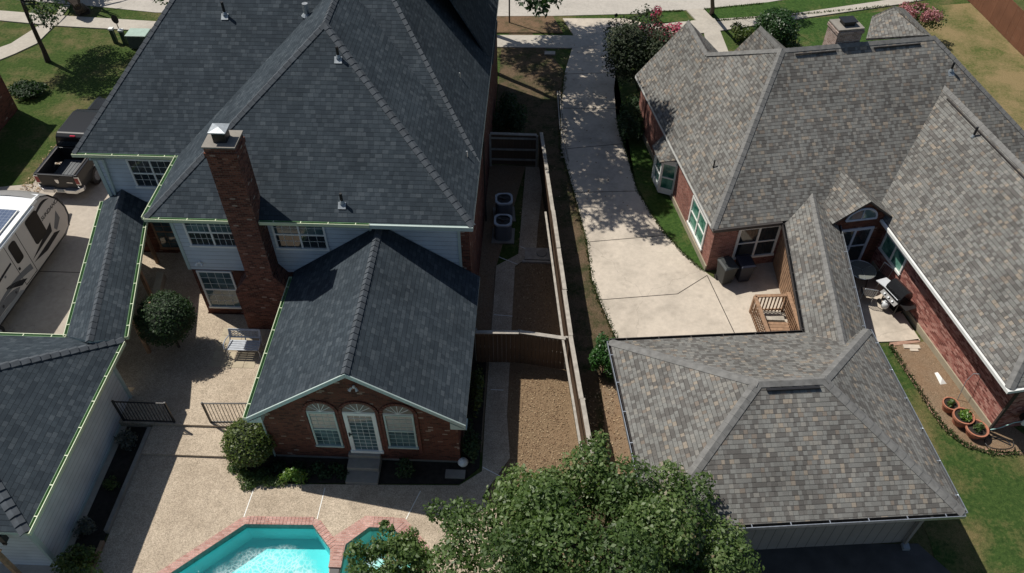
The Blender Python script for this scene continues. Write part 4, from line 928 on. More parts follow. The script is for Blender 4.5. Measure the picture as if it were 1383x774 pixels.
# pots
potg='terracotta pots on the gravel bed'
leafp=leafmat('potplant',[(0,(.04,.10,.02)),(.5,(.10,.20,.03)),(1,(.22,.30,.05))])
leafd=leafmat('leaf_dark',[(0,(.012,.030,.010)),(.5,(.026,.058,.018)),(1,(.055,.10,.03))],.3,.65)
leafm=leafmat('leaf_mid',[(0,(.036,.066,.018)),(.5,(.082,.138,.036)),(.85,(.135,.195,.062)),(.95,(.19,.24,.10)),(1,(.20,.15,.08))],.38,.5)
leafy=leafmat('leaf_yellowish',[(0,(.035,.06,.012)),(.5,(.075,.11,.02)),(1,(.16,.19,.05))])
leafpink=leafmat('blossom_pink',[(0,(.30,.02,.07)),(.5,(.50,.05,.13)),(1,(.62,.16,.24))],.2)
leafrose=leafmat('blossom_rose',[(0,(.22,.06,.07)),(.5,(.36,.13,.15)),(1,(.45,.22,.22))],.2)
leafplum=leafmat('leaf_plum',[(0,(.014,.018,.010)),(.6,(.026,.045,.016)),(1,(.06,.06,.03))],.2,.75)
def leaves(lobes,n,size,seed,shell=.55,up=.25,cut=None):
    """lobes: (centre, radius or (rx,ry,rz)); returns builder holding n leaf-shaped faces scattered through the lobes"""
    g=np.random.default_rng(seed)
    C=np.array([list(c) for c,_ in lobes],float); Rr=np.array([(r,)*3 if not isinstance(r,(tuple,list)) else r for _,r in lobes],float)
    w=(Rr.prod(1))**(2/3); w/=w.sum(); k=g.choice(len(lobes),n,p=w)
    d=g.normal(size=(n,3)); d[:,2]+=up; d/=np.linalg.norm(d,axis=1)[:,None]
    rad=shell+(1-shell)*g.random(n)**.6; rad+=g.normal(0,.07,n)
    P=C[k]+d*Rr[k]*rad[:,None]
    nrm_=d*.7+g.normal(size=(n,3))*.6; nrm_[:,2]+=.35; nrm_/=np.linalg.norm(nrm_,axis=1)[:,None]
    t1=np.cross(nrm_,g.normal(size=(n,3))); t1/=np.linalg.norm(t1,axis=1)[:,None]; t2=np.cross(nrm_,t1)
    s=size*(.6+.8*g.random(n))[:,None]
    V=np.stack([P-t1*s*.5, P+t2*s*.27+nrm_*s*.06, P+t1*s*.5, P-t2*s*.27+nrm_*s*.06],1)
    keep=P[:,2]>.03
    if cut is not None: keep&=cut(P)
    V=V[keep]; tone=np.clip(g.random(len(lobes))[k]*.5+g.random(n)*.6-.05,0,1)[keep]
    return V,tone
def foliage(name,VT,mat,parent=None,off=None):
    V,tone=VT; n=len(V); 
    off=ROOT.get(parent.name,Vector()) if parent is not None else Vector()
    V=V-np.array(off)[None,None,:]
    me=bpy.data.meshes.new(name); me.vertices.add(n*4); me.vertices.foreach_set('co',V.reshape(-1).astype(np.float32))
    me.loops.add(n*4); me.loops.foreach_set('vertex_index',np.arange(n*4,dtype=np.int32))
    me.polygons.add(n); me.polygons.foreach_set('loop_start',np.arange(0,n*4,4,dtype=np.int32)); me.polygons.foreach_set('loop_total',np.full(n,4,dtype=np.int32))
    uv=me.uv_layers.new(name='UVMap'); u=np.repeat(tone,4); uv.data.foreach_set('uv',np.stack([u,u],1).reshape(-1).astype(np.float32))
    me.materials.append(mat); me.update(); me.validate()
    o=bpy.data.objects.new(name,me); link(o,parent,off); return o
def limbs(name,base,tips,r0,mat,parent,seed=0,mid=.45,wob=.25):
    g=random.Random(seed); mb=MB(); b=Vector(base[0]); f=Vector(base[1]); 
    k=5; pts=[b+(f-b)*(i/k)+Vector((g.uniform(-1,1),g.uniform(-1,1),0))*r0*.5*(0<i<k) for i in range(k+1)]
    mb.path(pts,[r0*(1.25 if i==0 else 1-.3*i/k) for i in range(k+1)],9)
    for tpt in tips:
        t_=Vector(tpt); L=(t_-f).length; p=[f]
        for i in range(1,5): q=f+(t_-f)*(i/4)+Vector((g.uniform(-1,1),g.uniform(-1,1),g.uniform(-.5,1)))*L*.07*(i<4); p.append(q)
        mb.path(p,[r0*.5*(1-i*.2) for i in range(5)],6)
        for i in (2,3):
            e_=p[i]+Vector((g.uniform(-1,1),g.uniform(-1,1),g.uniform(0,1)))*L*.3; mb.path([p[i],(p[i]+e_)/2+Vector((0,0,L*.03)),e_],[r0*.2,r0*.14,r0*.06],5)
    return build(mb,name,mat,parent)
for i,((px,py),r,h,lab,col_) in enumerate([((1282,549),.27,.36,'dark terracotta pot with sparse greenery, nearest the brick wall pole',leafm),((1298,567),.34,.42,'large terracotta pot overflowing with bright yellow-green plants, middle of the three pots',leafp),((1317,582),.36,.36,'wide terracotta pot with a little green plant beside the black hose',leafm)]):
    c=at(px,py,.2); c.z=.03; r_=thing('flower_pot',lab,'plant pot',c,potg)
    mb=MB(); mb.lathe([(.001,0),(r*.68,0),(r*.95,h*.8),(r*1.04,h*.8),(r*1.04,h),(r*.9,h),(r*.86,h*.86),(.001,h*.86)],c,24); build(mb,'pot',M['terracotta'],r_)
    mb=MB(); mb.tube(c+Vector((0,0,h*.86)),c+Vector((0,0,h*.88)),r*.86,n=20); build(mb,'soil',M['bed'],r_)
    foliage('plant',leaves([(c+Vector((random.uniform(-.1,.1),random.uniform(-.1,.1),h+.05)),r*(.35 if i!=1 else .5)) for _ in range(4)],(120,420,160)[i],.09,i+3),col_,r_)
mb=MB(); c=at(1347,601,.04); c.z=.05
pts=[c+Vector((.45*math.cos(a),.28*math.sin(a)+.02*math.sin(3*a),.01*k)) for k,a in enumerate([i*.35 for i in range(19)])]
mb.path([at(1330,585,.05)]+pts,.02); tag(build(mb,'garden_hose',M['black']),'black garden hose coiled on the dirt by the end wall','hose')
pl_=thing('shepherd_hook','thin leaning metal garden hook standing by the brick wall and pots','garden hook',at(1293,540,.03))
mb=MB(); b=at(1293,540,.03); mb.path([b,b+Vector((.0,.15,.9)),b+Vector((.12,.2,1.25)),b+Vector((.3,.15,1.3)),b+Vector((.36,.12,1.15))],.012); build(mb,'pole',M['lead'],pl_)
mb=MB(); c=at(1270,512,.03); mb.add([c+Vector((-.12,.28,0)),c+Vector((.0,.3,.02)),c+Vector((.16,-.2,.0)),c+Vector((-.08,-.25,.0)),c+Vector((0,-.05,.12))],[(0,1,4),(1,2,4),(2,3,4),(3,0,4)]); tag(build(mb,'garden_stone',M['white']),'small white pointed stone on the bare dirt bed','stone')
mb=MB(); c=at(1231,469,.03); mb.box(c.x-.3,c.x+.3,c.y-.08,c.y+.1,.02,.07); mb.box(c.x-.1,c.x+.2,c.y-.2,c.y-.08,.02,.06); tag(build(mb,'broken_slab',M['concrete']),'broken pale concrete piece at the top of the dirt bed','slab')
# bins
bing='bins beside the drive'
def bin_(loc,label,mat,rz):
    r=local_thing('wheelie_bin',label,'bin',loc=loc,group=bing,rz=rz)
    mb=MB(); mb.loft([[Vector((sx*w,sy*d,z)) for sx,sy in ((-1,-1),(1,-1),(1,1),(-1,1))] for w,d,z in ((.22,.25,.08),(.29,.33,.95))]); build(mb,'body',mat,r,bevel=.02)
    mb=MB(); mb.loft([[Vector((sx*w,sy*d-.02,z)) for sx,sy in ((-1,-1),(1,-1),(1,1),(-1,1))] for w,d,z in ((.31,.36,.95),(.31,.36,.99),(.24,.28,1.05))]); mb.box(-.25,.25,.34,.38,.98,1.02); build(mb,'lid',mat,r,bevel=.015)
    for x in (-.24,.24): mb=MB(); mb.tube((x-.03,.24,.1),(x+.03,.24,.1),.1,n=14); build(mb,'wheel',M['black'],r)
    return r
bin_((7.62,23.0,.06),'grey lidded bin half in sun at the corner of the drive',plain('bin_grey',(.03,.034,.034),.6),R(20))
bin_((8.35,23.15,.06),'dark blue bin in shade under the big patio window',plain('bin_blue',(.008,.010,.022),.6),R(12))
# stone by the gable wing
mb=MB(); mb.box(-2.75,-2.1,13.55,13.85,.03,.1); tag(build(mb,'stepping_stone',M['old_concrete']),'rectangular concrete slab in the dark bed by the gable corner','slab')
mb=MB(); mb.lathe([(.001,0),(.14,.02),(.18,.12),(.12,.24),(.001,.27)],(-2.2,14.1,.05),12); tag(build(mb,'white_bucket',M['white'],smooth=True),'small white rounded container at the corner of the brick gable','container')
mb=MB(); mb.box(-13.08,-12.95,11.2,15.0,.0,.22); tag(build(mb,'bed_kerb',M['old_concrete']),'low concrete kerb edging the dark planting bed','kerb')
mb=MB(); mb.box(-13.08,-12.96,8.5,10.9,.0,.16); tag(build(mb,'bed_kerb',M['cedar']),'low brown timber kerb nearest the pool at the bottom left','kerb')
mb=MB(); mb.obox((-14.62,9.35,0),(.12,0,0),(0,.12,0),(0,0,2.3)); mb.obox((-14.66,9.31,2.3),(.2,0,0),(0,.2,0),(0,0,.05)); tag(build(mb,'timber_post',M['cedar']),'timber post with pale top beside the garage corner','post')
mb=MB(); mb.obox((-14.6,19.4,.3),(.28,0,0),(-.5,2.6,0),(0,0,.35)); tag(build(mb,'low_wall',concrete('pale_ledge',(.42,.38,.30),.2)),'pale narrow ledge beside the breezeway posts','wall')
# utility
ug='utility pedestals by the pavement'
ub=thing('utility_box','pale green topped transformer box on the lawn by the pavement','utility box',at(190,62))
c=at(184,63); 
mb=MB(); mb.box(c.x-.2,c.x+.9,c.y-.35,c.y+.45,.05,.8); build(mb,'cabinet',plain('box_dark',(.05,.07,.06),.6),ub,bevel=.02)
mb=MB(); mb.box(c.x-.24,c.x+.94,c.y-.39,c.y+.5,.8,.87); build(mb,'lid',plain('box_green',(.30,.40,.34),.5),ub,bevel=.02)
for (px,py),l in (((157,58),'left dark green utility pedestal with white cap on the lawn'),((170,60),'right dark green utility pedestal with white cap, next to the paddle sign')):
    c=at(px,py); r=thing('utility_pedestal',l,'pedestal',c,ug); mb=MB(); mb.box(c.x-.1,c.x+.1,c.y-.1,c.y+.1,.02,.82); build(mb,'body',plain('ped',(.03,.055,.035),.5),r)
    mb=MB(); mb.box(c.x-.12,c.x+.12,c.y-.12,c.y+.12,.82,.92); build(mb,'cap',M['white'],r)
c=at(168,58); r=thing('marker_sign','dark paddle marker on a thin post between pedestals','sign',c); mb=MB(); mb.tube(c,c+Vector((-.02,0,1.3)),.025,n=6); build(mb,'post',M['black'],r); mb=MB(); mb.lathe([(.001,-.01),(.17,-.01),(.2,0),(.17,.01),(.001,.01)],(0,0,0),14); mb.v=[Vector((v.x,v.z,v.y*1.35))+c+Vector((-.02,-.02,1.45)) for v in mb.v]; build(mb,'panel',M['darkpaint'],r)
# ================================================================== travel trailer
RV_=local_thing('travel_trailer','white and grey travel trailer with solar panels and swoosh graphics parked on the rear drive','travel trailer',loc=(-21.41,15.3,.04),rz=R(-3))
RV_.scale=(1,1,.915)
cream=plain('trailer_side',(.42,.40,.375),.4,var=.05,scale=1.5); roofw=plain('trailer_roof',(.70,.72,.74),.45,var=.05,scale=1.5); gry=plain('graphic_grey',(.13,.135,.145),.6,var=.08,spec=.15); dk=plain('graphic_dark',(.02,.02,.023),.6,var=.1,spec=.1)
def NQ(y): return y if y<8.3 else 8.3+(y-8.3)*.70
prof=[(-1.2,.62),(-1.2,3.12),(8.3,3.12),(8.7,3.05),(9.3,2.75),(9.85,2.2),(10.1,1.6),(10.05,1.15),(9.7,.75),(9.0,.62)]
prof=[(NQ(y),z) for y,z in prof]
def side(x): return [Vector((x,y,z)) for y,z in prof]
# shell: left wall, right wall, wrap
mb=MB(); a=side(-1.2); b=side(1.2); n=len(prof)
mb.add(a+b,[list(range(n)),list(range(2*n-1,n-1,-1))]+[(i,n+i,n+(i+1)%n,(i+1)%n) for i in range(n) if i!=1])
build(mb,'body',cream,RV_,bevel=.05)
mb=MB(); mb.box(-1.17,1.17,-1.2,8.32,3.12,3.16); mb.obox((-1.12,8.3,3.16),(2.24,0,0),(0,.42,-.08),(0,0,.0) if False else (0,0,-.03)); build(mb,'roof_skin',roofw,RV_)
mb=MB()
for x in (-1.22,1.16): mb.box(x,x+.07,-1.2,8.35,3.03,3.19)
mb.tube((1.25,-1.2,3.05),(1.25,8.0,3.05),.06,n=8); build(mb,'awning_rail',M['white'],RV_)
# curved nose cap in grey
mb=MB(); NC=[(8.35,3.14),(8.75,3.09),(9.36,2.78),(9.92,2.22),(10.17,1.6),(10.12,1.13),(9.75,.7)]
NC=[(NQ(y),z) for y,z in NC]; vs=[]; 
for x in (-1.215,-.6,0,.6,1.215):
    k=.0 if abs(x)>1 else (.09 if abs(x)>.3 else .12)
    vs.append([Vector((x,y+k,z+k*.3)) for y,z in NC])
for i in range(4):
    mb.add(vs[i]+vs[i+1],[(j,j+1,len(NC)+j+1,len(NC)+j) for j in range(len(NC)-1)])
build(mb,'nose_cap',plain('nose',(.24,.235,.225),.4,var=.05),RV_,smooth=True)
# side artwork (flat vinyl on the right wall, 3 mm proud)
def decal(pts,mat,name='graphic',x=1.2,t=.004):
    pts=[(NQ(y),z) for y,z in pts]; mb=MB(); p0=[Vector((x,y,z)) for y,z in pts]; p1=[Vector((x+t,y,z)) for y,z in pts]; n=len(pts)
    a=sum(pts[i][0]*pts[(i+1)%n][1]-pts[(i+1)%n][0]*pts[i][1] for i in range(n)); 
    if a<0: p0=p0[::-1]; p1=p1[::-1]
    mb.add(p0+p1,[list(range(n,2*n))]+[(i,(i+1)%n,n+(i+1)%n,n+i) for i in range(n)]); return build(mb,name,mat,RV_)
def band(c0,c1,n=10):
    """closed outline between two quadratic curves"""
    f=lambda c,t:(c[0][0]*(1-t)**2+2*c[1][0]*t*(1-t)+c[2][0]*t*t, c[0][1]*(1-t)**2+2*c[1][1]*t*(1-t)+c[2][1]*t*t)
    return [f(c0,i/n) for i in range(n+1)]+[f(c1,1-i/n) for i in range(n+1)]
tw=NT('trailer_glass'); TW=tw.fin((.012,.011,.011),.3,0,.08)
def glassy(y0,y1,z0,z1,r=.12,name='window',x=1.2,mat=None):
    P=[]
    for cy,cz,a0 in ((y1-r,z1-r,0),(y0+r,z1-r,90),(y0+r,z0+r,180),(y1-r,z0+r,270)):
        for i in range(5): a=R(a0+22.5*i); P.append((cy+r*math.cos(a),cz+r*math.sin(a)))
    return decal(P,mat or TW,name,x,.02)
glassy(7.25,8.05,1.55,2.85); glassy(5.95,6.4,1.75,2.75,name='door_window')
decal([(5.8,.7),(6.62,.7),(6.62,.73),(5.8,.73)],dk,'door_seam')
for y in (5.8,6.62): decal([(y-.012,.7),(y+.012,.7),(y+.012,2.95),(y-.012,2.95)],dk,'door_seam')
glassy(5.86,5.96,1.5,1.62,.02,'door_handle')
glassy(3.4,4.3,1.9,2.5); glassy(.3,2.4,1.9,2.6)
decal(band([(8.0,2.72),(8.7,3.0),(9.3,2.6)],[(8.0,2.6),(8.7,2.78),(9.3,2.6)]),dk)
decal([(6.7,1.25),(8.5,1.75),(8.3,1.35)],dk); decal([(6.7,1.1),(8.4,1.2),(8.9,1.0),(7.6,.9)],dk)
decal([(8.55,1.35),(9.3,1.9),(9.35,1.45),(8.7,1.15)],gry,'battery_hatch')
decal(band([(1.5,1.05),(3.3,2.0),(5.7,2.15)],[(1.5,1.0),(3.3,1.85),(5.7,2.05)]),dk)
decal(band([(3.6,1.15),(5.0,1.65),(6.5,1.25)],[(3.6,1.1),(5.0,1.45),(6.5,.95)]),gry)
decal(band([(4.9,1.5),(5.4,1.4),(6.0,.9)],[(4.9,1.42),(5.2,1.2),(5.6,.9)]),dk)
decal(band([(3.0,.75),(4.6,1.6),(5.5,.95)],[(3.0,.65),(4.2,1.05),(5.1,.75)]),gry)
decal(band([(1.2,1.0),(2.6,2.0),(3.4,1.0)],[(1.2,.8),(2.5,1.5),(2.9,.9)]),dk)
decal(band([(-.6,1.2),(1.0,1.9),(2.2,1.35)],[(-.6,1.1),(1.0,1.6),(2.2,1.3)]),gry)
for cy,cz in ((4.35,1.05),(5.2,.95)): 
    decal([(cy+.07*math.cos(2*math.pi*i/12),cz+.07*math.sin(2*math.pi*i/12)) for i in range(12)],dk,'vent')
for cy,cz in ((3.9,2.78),(5.15,1.9)): decal([(cy+.06*math.cos(2*math.pi*i/12),cz+.06*math.sin(2*math.pi*i/12)) for i in range(12)],gry,'vent')
def text(parent,s,size,loc,rot,mat,ext=.004,shear=0,align='CENTER',name='lettering'):
    cu=bpy.data.curves.new(name,'FONT'); cu.body=s; cu.size=size; cu.extrude=ext; cu.align_x=align; cu.align_y='CENTER'; cu.shear=shear
    o=bpy.data.objects.new(name,cu); COL.objects.link(o); dg=bpy.context.evaluated_depsgraph_get(); dg.update()
    me=bpy.data.meshes.new_from_object(o.evaluated_get(dg)); bpy.data.objects.remove(o)
    me.materials.clear(); me.materials.append(mat); m=bpy.data.objects.new(name,me); COL.objects.link(m); m.parent=parent; m.location=loc; m.rotation_euler=rot; ROOT[m.name]=Vector(); return m
text(RV_,'SUNDANCE',.25,(1.206,8.75,2.2),(R(90),R(0),R(90)),dk,shear=.3)
# underside skirt, wheels, tongue
mb=MB(); mb.box(-1.1,1.1,-1.0,9.0,.45,.64); build(mb,'chassis',M['black'],RV_)
for y in (2.6,3.5):
    for x in (-1.08,1.08): 
        mb=MB(); mb.tube((x-.11,y,.36),(x+.11,y,.36),.36,n=20); w=build(mb,'wheel',M['black'],RV_); mb=MB(); mb.tube((x-.12,y,.36),(x+.12,y,.36),.2,n=14); build(mb,'rim',M['metal'],w)
mb=MB(); mb.obox((-.6,9.0,.5),(.08,0,0),(.56,1.9,0),(0,0,.1)); mb.obox((.52,9.0,.5),(.08,0,0),(-.56,1.9,0),(0,0,.1)); build(mb,'hitch',M['black'],RV_)
# skirt grey lower band
decal([(-1.1,.64),(5.6,.64),(5.4,.82),(-1.1,.95)],plain('skirt',(.20,.215,.23),.5,var=.06),'skirt',1.2,.006)
# roof furniture
pv=NT('solar'); b_=pv.n('ShaderNodeTexBrick'); pv.set(b_.inputs['Vector'],pv.uv()); b_.offset=0; b_.inputs['Scale'].default_value=1; b_.inputs['Brick Width'].default_value=.16; b_.inputs['Row Height'].default_value=.16; b_.inputs['Mortar Size'].default_value=.004
b_.inputs['Color1'].default_value=(.055,.085,.15,1); b_.inputs['Color2'].default_value=(.07,.10,.17,1); b_.inputs['Mortar'].default_value=(.28,.32,.38,1); PV=pv.fin(b_.outputs['Color'],.25,0,.5)
for x0,y0 in ((.05,5.6),(-.92,5.6),(.05,3.3)):
    mb=MB(); mb.box(x0,x0+.9,y0,y0+2.0,3.2,3.24); p=build(mb,'solar_panel',M['white'],RV_); mb=MB(); mb.box(x0+.04,x0+.86,y0+.04,y0+1.96,3.2401,3.246); build(mb,'cells',PV,p)
mb=MB(); mb.loft([[Vector((x,y,z)) for x,y in ((x0,y0),(x1,y0),(x1,y1),(x0,y1))] for x0,x1,y0,y1,z in ((-.75,-.35,7.35,7.95,3.16),(-.72,-.38,7.4,7.9,3.38))]); build(mb,'roof_vent',plain('vent_grey',(.12,.125,.13),.4),RV_,bevel=.03)
mb=MB(); mb.loft([[Vector((x,y,z)) for x,y in ((x0,y0),(x1,y0),(x1,y1),(x0,y1))] for x0,x1,y0,y1,z in ((.3,.95,4.6,5.2,3.16),(.36,.9,4.66,5.14,3.42))]); build(mb,'roof_vent',plain('vent_grey2',(.16,.17,.18),.4),RV_,bevel=.03)
mb=MB(); mb.loft([[Vector((x,y,z)) for x,y in ((x0,y0),(x1,y0),(x1,y1),(x0,y1))] for x0,x1,y0,y1,z in ((-.5,.4,1.0,2.4,3.16),(-.4,.3,1.15,2.25,3.5))]); build(mb,'air_conditioner',M['white'],RV_,bevel=.05)
# ================================================================== pickup
PK=local_thing('pickup_truck','black pickup truck with open empty bed parked beside the tall house','pickup truck',loc=(-21.2,27.05,.04),rz=R(-2.5))
paint=NT('truck_paint'); pm=paint.fin((.010,.011,.013),.3,.0,.35)
silver=plain('chrome',(.6,.6,.6),.2,.9,var=.1)
mb=MB()
# bed sides
for s in (-1,1):
    x0,x1=(.82*s,1.0*s) if s>0 else (-1.0,-.82)
    rings=[]
    for y in (0.02,.9,1.35,1.9,2.05):
        b0=.5 if y not in (1.35,) else .92
        if y in (.9,1.9): b0=.55
        rings.append([Vector((x0,y,b0)),Vector((x1,y,b0)),Vector((x1+.02*s,y,.95)),Vector((x1-.02*s,y,1.32)),Vector((x0,y,1.32))])
    mb.loft(rings)
mb.box(-.82,.82,1.98,2.06,.5,1.3); mb.box(-.85,.85,.0,2.0,.55,.62)
mb.add([(-1,2.06,.5),(1,2.06,.5),(1,2.06,1.3),(-1,2.06,1.3)],[(0,1,2,3)])
body=build(mb,'bed',pm,PK,bevel=.02)
mb=MB(); mb.box(-.8,.8,.06,1.98,.62,.64); 
for k in range(9): mb.box(-.72+k*.17,-.66+k*.17,.06,1.97,.64,.655)
build(mb,'bed_liner',plain('liner',(.07,.078,.085),.6),PK)
mb=MB(); mb.loft([[Vector((x,y,z)) for x,z in ((-.8,.6),(.8,.6),(.82,1.28),(-.82,1.28))] for y in (-.04,.03)]); mb.box(-.84,.84,-.05,.05,1.28,1.34); tgt=build(mb,'tailgate',pm,PK,bevel=.015)
mb=MB(); mb.box(-.14,.14,-.055,-.04,1.15,1.22); build(mb,'handle',M['black'],tgt)
mb=MB(); mb.add([(-.09,-.05,1.1),(.09,-.05,1.1),(.07,-.05,.95),(0,-.05,.88),(-.07,-.05,.95),(-.09,-.065,1.1),(.09,-.065,1.1),(.07,-.065,.95),(0,-.065,.88),(-.07,-.065,.95)],[(5,9,8,7,6),(0,1,6,5),(1,2,7,6),(2,3,8,7),(3,4,9,8),(4,0,5,9)]); build(mb,'badge',silver,tgt)
mb=MB(); mb.box(.42,.7,-.052,-.04,.93,.97); build(mb,'badge',silver,tgt)
boxes(PK,'rail_cap',M['darkpaint'],[(.8,.86,.1,1.9,1.32,1.35),(-.86,-.8,.1,1.9,1.32,1.35)])
for s in (-1,1):
    mb=MB(); mb.box(min(.82*s,1.0*s),max(.82*s,1.0*s),-.03,.04,.86,1.2); tl=build(mb,'taillight',plain('red_lens',(.30,.012,.012),.2),PK,bevel=.02)
    mb=MB(); mb.box(min(.8*s,1.015*s),max(.8*s,1.015*s),-.02,.03,.82,1.24); build(mb,'surround',silver,tl)
mb=MB(); 
for s in (-1,1): mb.loft([[Vector((s*x,y,z)) for y,z in ((-.2,.45),(-.2,.62),(.05,.66),(.05,.42))] for x in ((.28,.75))]); mb.loft([[Vector((s*.75,y,z)) for y,z in ((-.2,.45),(-.2,.62),(.05,.66),(.05,.42))],[Vector((s*1.03,y,z)) for y,z in ((.0,.5),(.0,.68),(.18,.7),(.18,.5))]])
mb.box(-.28,.28,-.12,.05,.42,.6); build(mb,'bumper',silver,PK,bevel=.01)
mb=MB(); mb.box(-.16,.16,-.135,-.125,.46,.58); build(mb,'number_plate',M['lead'],PK)
# cab
def ring(y,hw,zt,zb=.5): return [Vector((-hw,y,zb)),Vector((hw,y,zb)),Vector((hw,y,1.25)),Vector((hw*.82,y,zt)),Vector((-hw*.82,y,zt)),Vector((-hw,y,1.25))]
mb=MB(); mb.loft([ring(2.1,1.0,1.8),ring(2.3,1.0,1.93),ring(3.9,1.0,1.95),ring(4.25,1.0,1.86),ring(4.9,1.0,1.3),ring(6.1,.97,1.24),ring(6.35,.9,1.1)]); build(mb,'cab',pm,PK,smooth=False,bevel=.04)
mb=MB(); mb.add([(-.85,2.085,1.32),(.85,2.085,1.32),(.72,2.11,1.75),(-.72,2.11,1.75)],[(0,1,2,3)]); mb.add([(1.006,2.35,1.3),(1.006,4.3,1.3),(.85,3.95,1.85),(.86,2.45,1.85)],[(0,1,2,3)]); mb.add([(-1.006,2.35,1.3),(-1.006,4.3,1.3),(-.85,3.95,1.85),(-.86,2.45,1.85)],[(3,2,1,0)])
mb.add([(-.86,4.92,1.33),(.86,4.92,1.33),(.74,4.3,1.85),(-.74,4.3,1.85)],[(0,1,2,3)]); build(mb,'glass',M['glass'],PK)
mb=MB(); mb.box(-.12,.12,2.1,2.16,1.83,1.88); build(mb,'brake_light',plain('red_lens2',(.5,.03,.06),.2),PK)
for s in (-1,1): mb=MB(); mb.box(min(1.0*s,1.25*s),max(1.0*s,1.25*s),4.1,4.25,1.28,1.5); build(mb,'mirror',M['black'],PK,bevel=.02)
for y in (1.25,5.2):
    for s in (-1,1):
        mb=MB(); mb.tube((s*.78,y,.4),(s*1.02,y,.4),.4,n=22); w=build(mb,'wheel',M['black'],PK); mb=MB(); mb.tube((s*.8,y,.4),(s*1.03,y,.4),.24,n=14); build(mb,'rim',silver,w)
# ================================================================== trees and shrubs
def crown_lobes(c,r,n,lr,seed,zb=0):
    g=random.Random(seed); L=[]
    while len(L)<n:
        d=Vector((g.gauss(0,1),g.gauss(0,1),g.gauss(0,1)+zb)).normalized()*g.uniform(.45,1)**.7
        L.append((Vector((c[0]+d.x*r[0],c[1]+d.y*r[1],c[2]+d.z*r[2])),g.uniform(*lr)))
    return L
def tree(name,label,cat,base,fork,c,r,nl,lr,nleaf,size,mat,seed,r0=.15,group=None,extra=(),shell=.55):
    root=thing(name,label,cat,base,group)
    L=crown_lobes(c,r,nl,lr,seed)+list(extra)
    g=random.Random(seed+1); tips=[L[i][0] for i in g.sample(range(len(L)),min(len(L),16))]
    limbs('trunk',(base,fork),tips,r0,M['bark'],root,seed)
    foliage('crown',leaves(L,nleaf,size,seed,shell),mat,root); return root
# foreground tree
ex=[(at(800,618,4.2),.55),(at(790,640,4.2),.75),(at(850,655,4.2),.8),(at(700,660,3.6),.65),(at(690,690,3.6),.8),(at(640,725,3.4),.85),(at(620,700,3.3),.55),(at(930,685,3.6),.8),(at(975,735,3.2),.75),(at(905,650,3.8),.55),(at(745,665,4),.7),(at(985,765,3.2),.8),(at(610,765,3.4),.7),(at(880,720,4.4),.9),(at(760,740,4.8),1.0),(at(690,760,4.6),.9),(at(840,765,4.9),1.0),(at(590,690,3.2),.35),(at(810,595,4.3),.3),(at(950,650,3.7),.28)]
tree('shade_tree','broad leafy green tree rising from the bottom edge beside the board fence','tree',(1.9,8.6,0),(1.8,8.8,1.9),(1.75,9.4,3.4),(3.3,2.3,1.5),54,(.38,.82),56000,.125,leafm,11,.17,extra=ex,shell=.5)
# citrus over the spa
exs=[(at(522,716,2.4),.24),(at(519,706,2.5),.12),(at(556,722,2.2),.22),(at(540,735,2.4),.35),(at(482,742,2.2),.16),(at(500,750,1.9),.3),(at(575,755,1.8),.28)]
tree('citrus_tree','small glossy leaved tree standing over the octagonal spa','tree',(-3.0,9.35,0),(-3.5,9.5,1.0),(-3.8,9.55,2.15),(1.05,.75,.6),26,(.2,.4),7500,.115,leafm,5,.06,extra=exs,shell=.3)
# clipped balls
def ball(label,c,r,mat,n,seed,sq=1.,group='clipped round bushes'):
    c=Vector(c); root=thing('round_bush',label,'bush',(c.x,c.y,.05),group)
    mb=MB(); mb.tube((c.x,c.y,.05),(c.x,c.y,c.z-r*.5),.05); build(mb,'trunk',M['bark'],root)
    mb=MB(); pr=[(max(.001,r*.9*math.sin(math.pi*i/12)),-r*.9*sq*math.cos(math.pi*i/12)) for i in range(13)]; mb.lathe(pr,c,20); build(mb,'inner_twigs',plain('twigs',(.012,.02,.009),.9,var=.4,scale=8),root,smooth=True)
    foliage('crown',leaves([(c,(r,r,r*sq))]*3+[(c+Vector((r*.55*math.cos(a_*1.7),r*.55*math.sin(a_*1.7),r*(.45-.14*a_)*sq)),r*.5) for a_ in range(7)],n,.085,seed,.9,.15),mat,root)
ball('dark green clipped ball bush beside the breezeway',(-13.15,18.5,1.85),.95,leafd,9000,21,.92)
ball('yellow-green clipped round bush at the corner of the gable wing',(-9.15,14.1,.95),.8,leafy,7000,22,.9)
def shrub(name,label,c,r,mat,n,size,seed,cat='shrub',group=None,lobes=9,flat=1.):
    c=Vector(c); root=thing(name,label,cat,(c.x,c.y,.02),group); g=random.Random(seed)
    L=[(Vector((c.x+g.uniform(-.5,.5)*r[0]*1.3,c.y+g.uniform(-.5,.5)*r[1]*1.3,c.z+g.uniform(-.3,.4)*r[2])),(r[0]*.5,r[1]*.5,r[2]*.6)) for _ in range(lobes)]
    mb=MB()
    for i in range(4): mb.tube((c.x,c.y,.0),L[i][0],.03,.012,n=5)
    build(mb,'stems',M['bark'],root); foliage('foliage',leaves(L,n,size,seed,.4),mat,root); return root
shrub('low_shrub','pale variegated low shrub at the edge of the bed by the pool deck',at(397,640,.3),(.42,.3,.3),leafp,900,.08,31)
mb=None
o=foliage('ground_cover',leaves([(at(x,y,.12),(.3,.22,.14)) for x,y in ((318,632),(330,642),(345,648),(362,650),(378,650),(335,655),(350,640))],2600,.075,33,.3),leafm); o['kind']='stuff'
o=foliage('ground_cover',leaves([(Vector((x,y,.1)),(.3,.22,.12)) for x,y in [(-8.6+i*.32,13.5+ (i%2)*.25) for i in range(9)]],2200,.08,34,.3),leafd); o['kind']='stuff'
shrub('low_shrub','dark small shrub right of the back door steps',(-4.1,13.7,.35),(.4,.35,.35),leafd,700,.09,35)
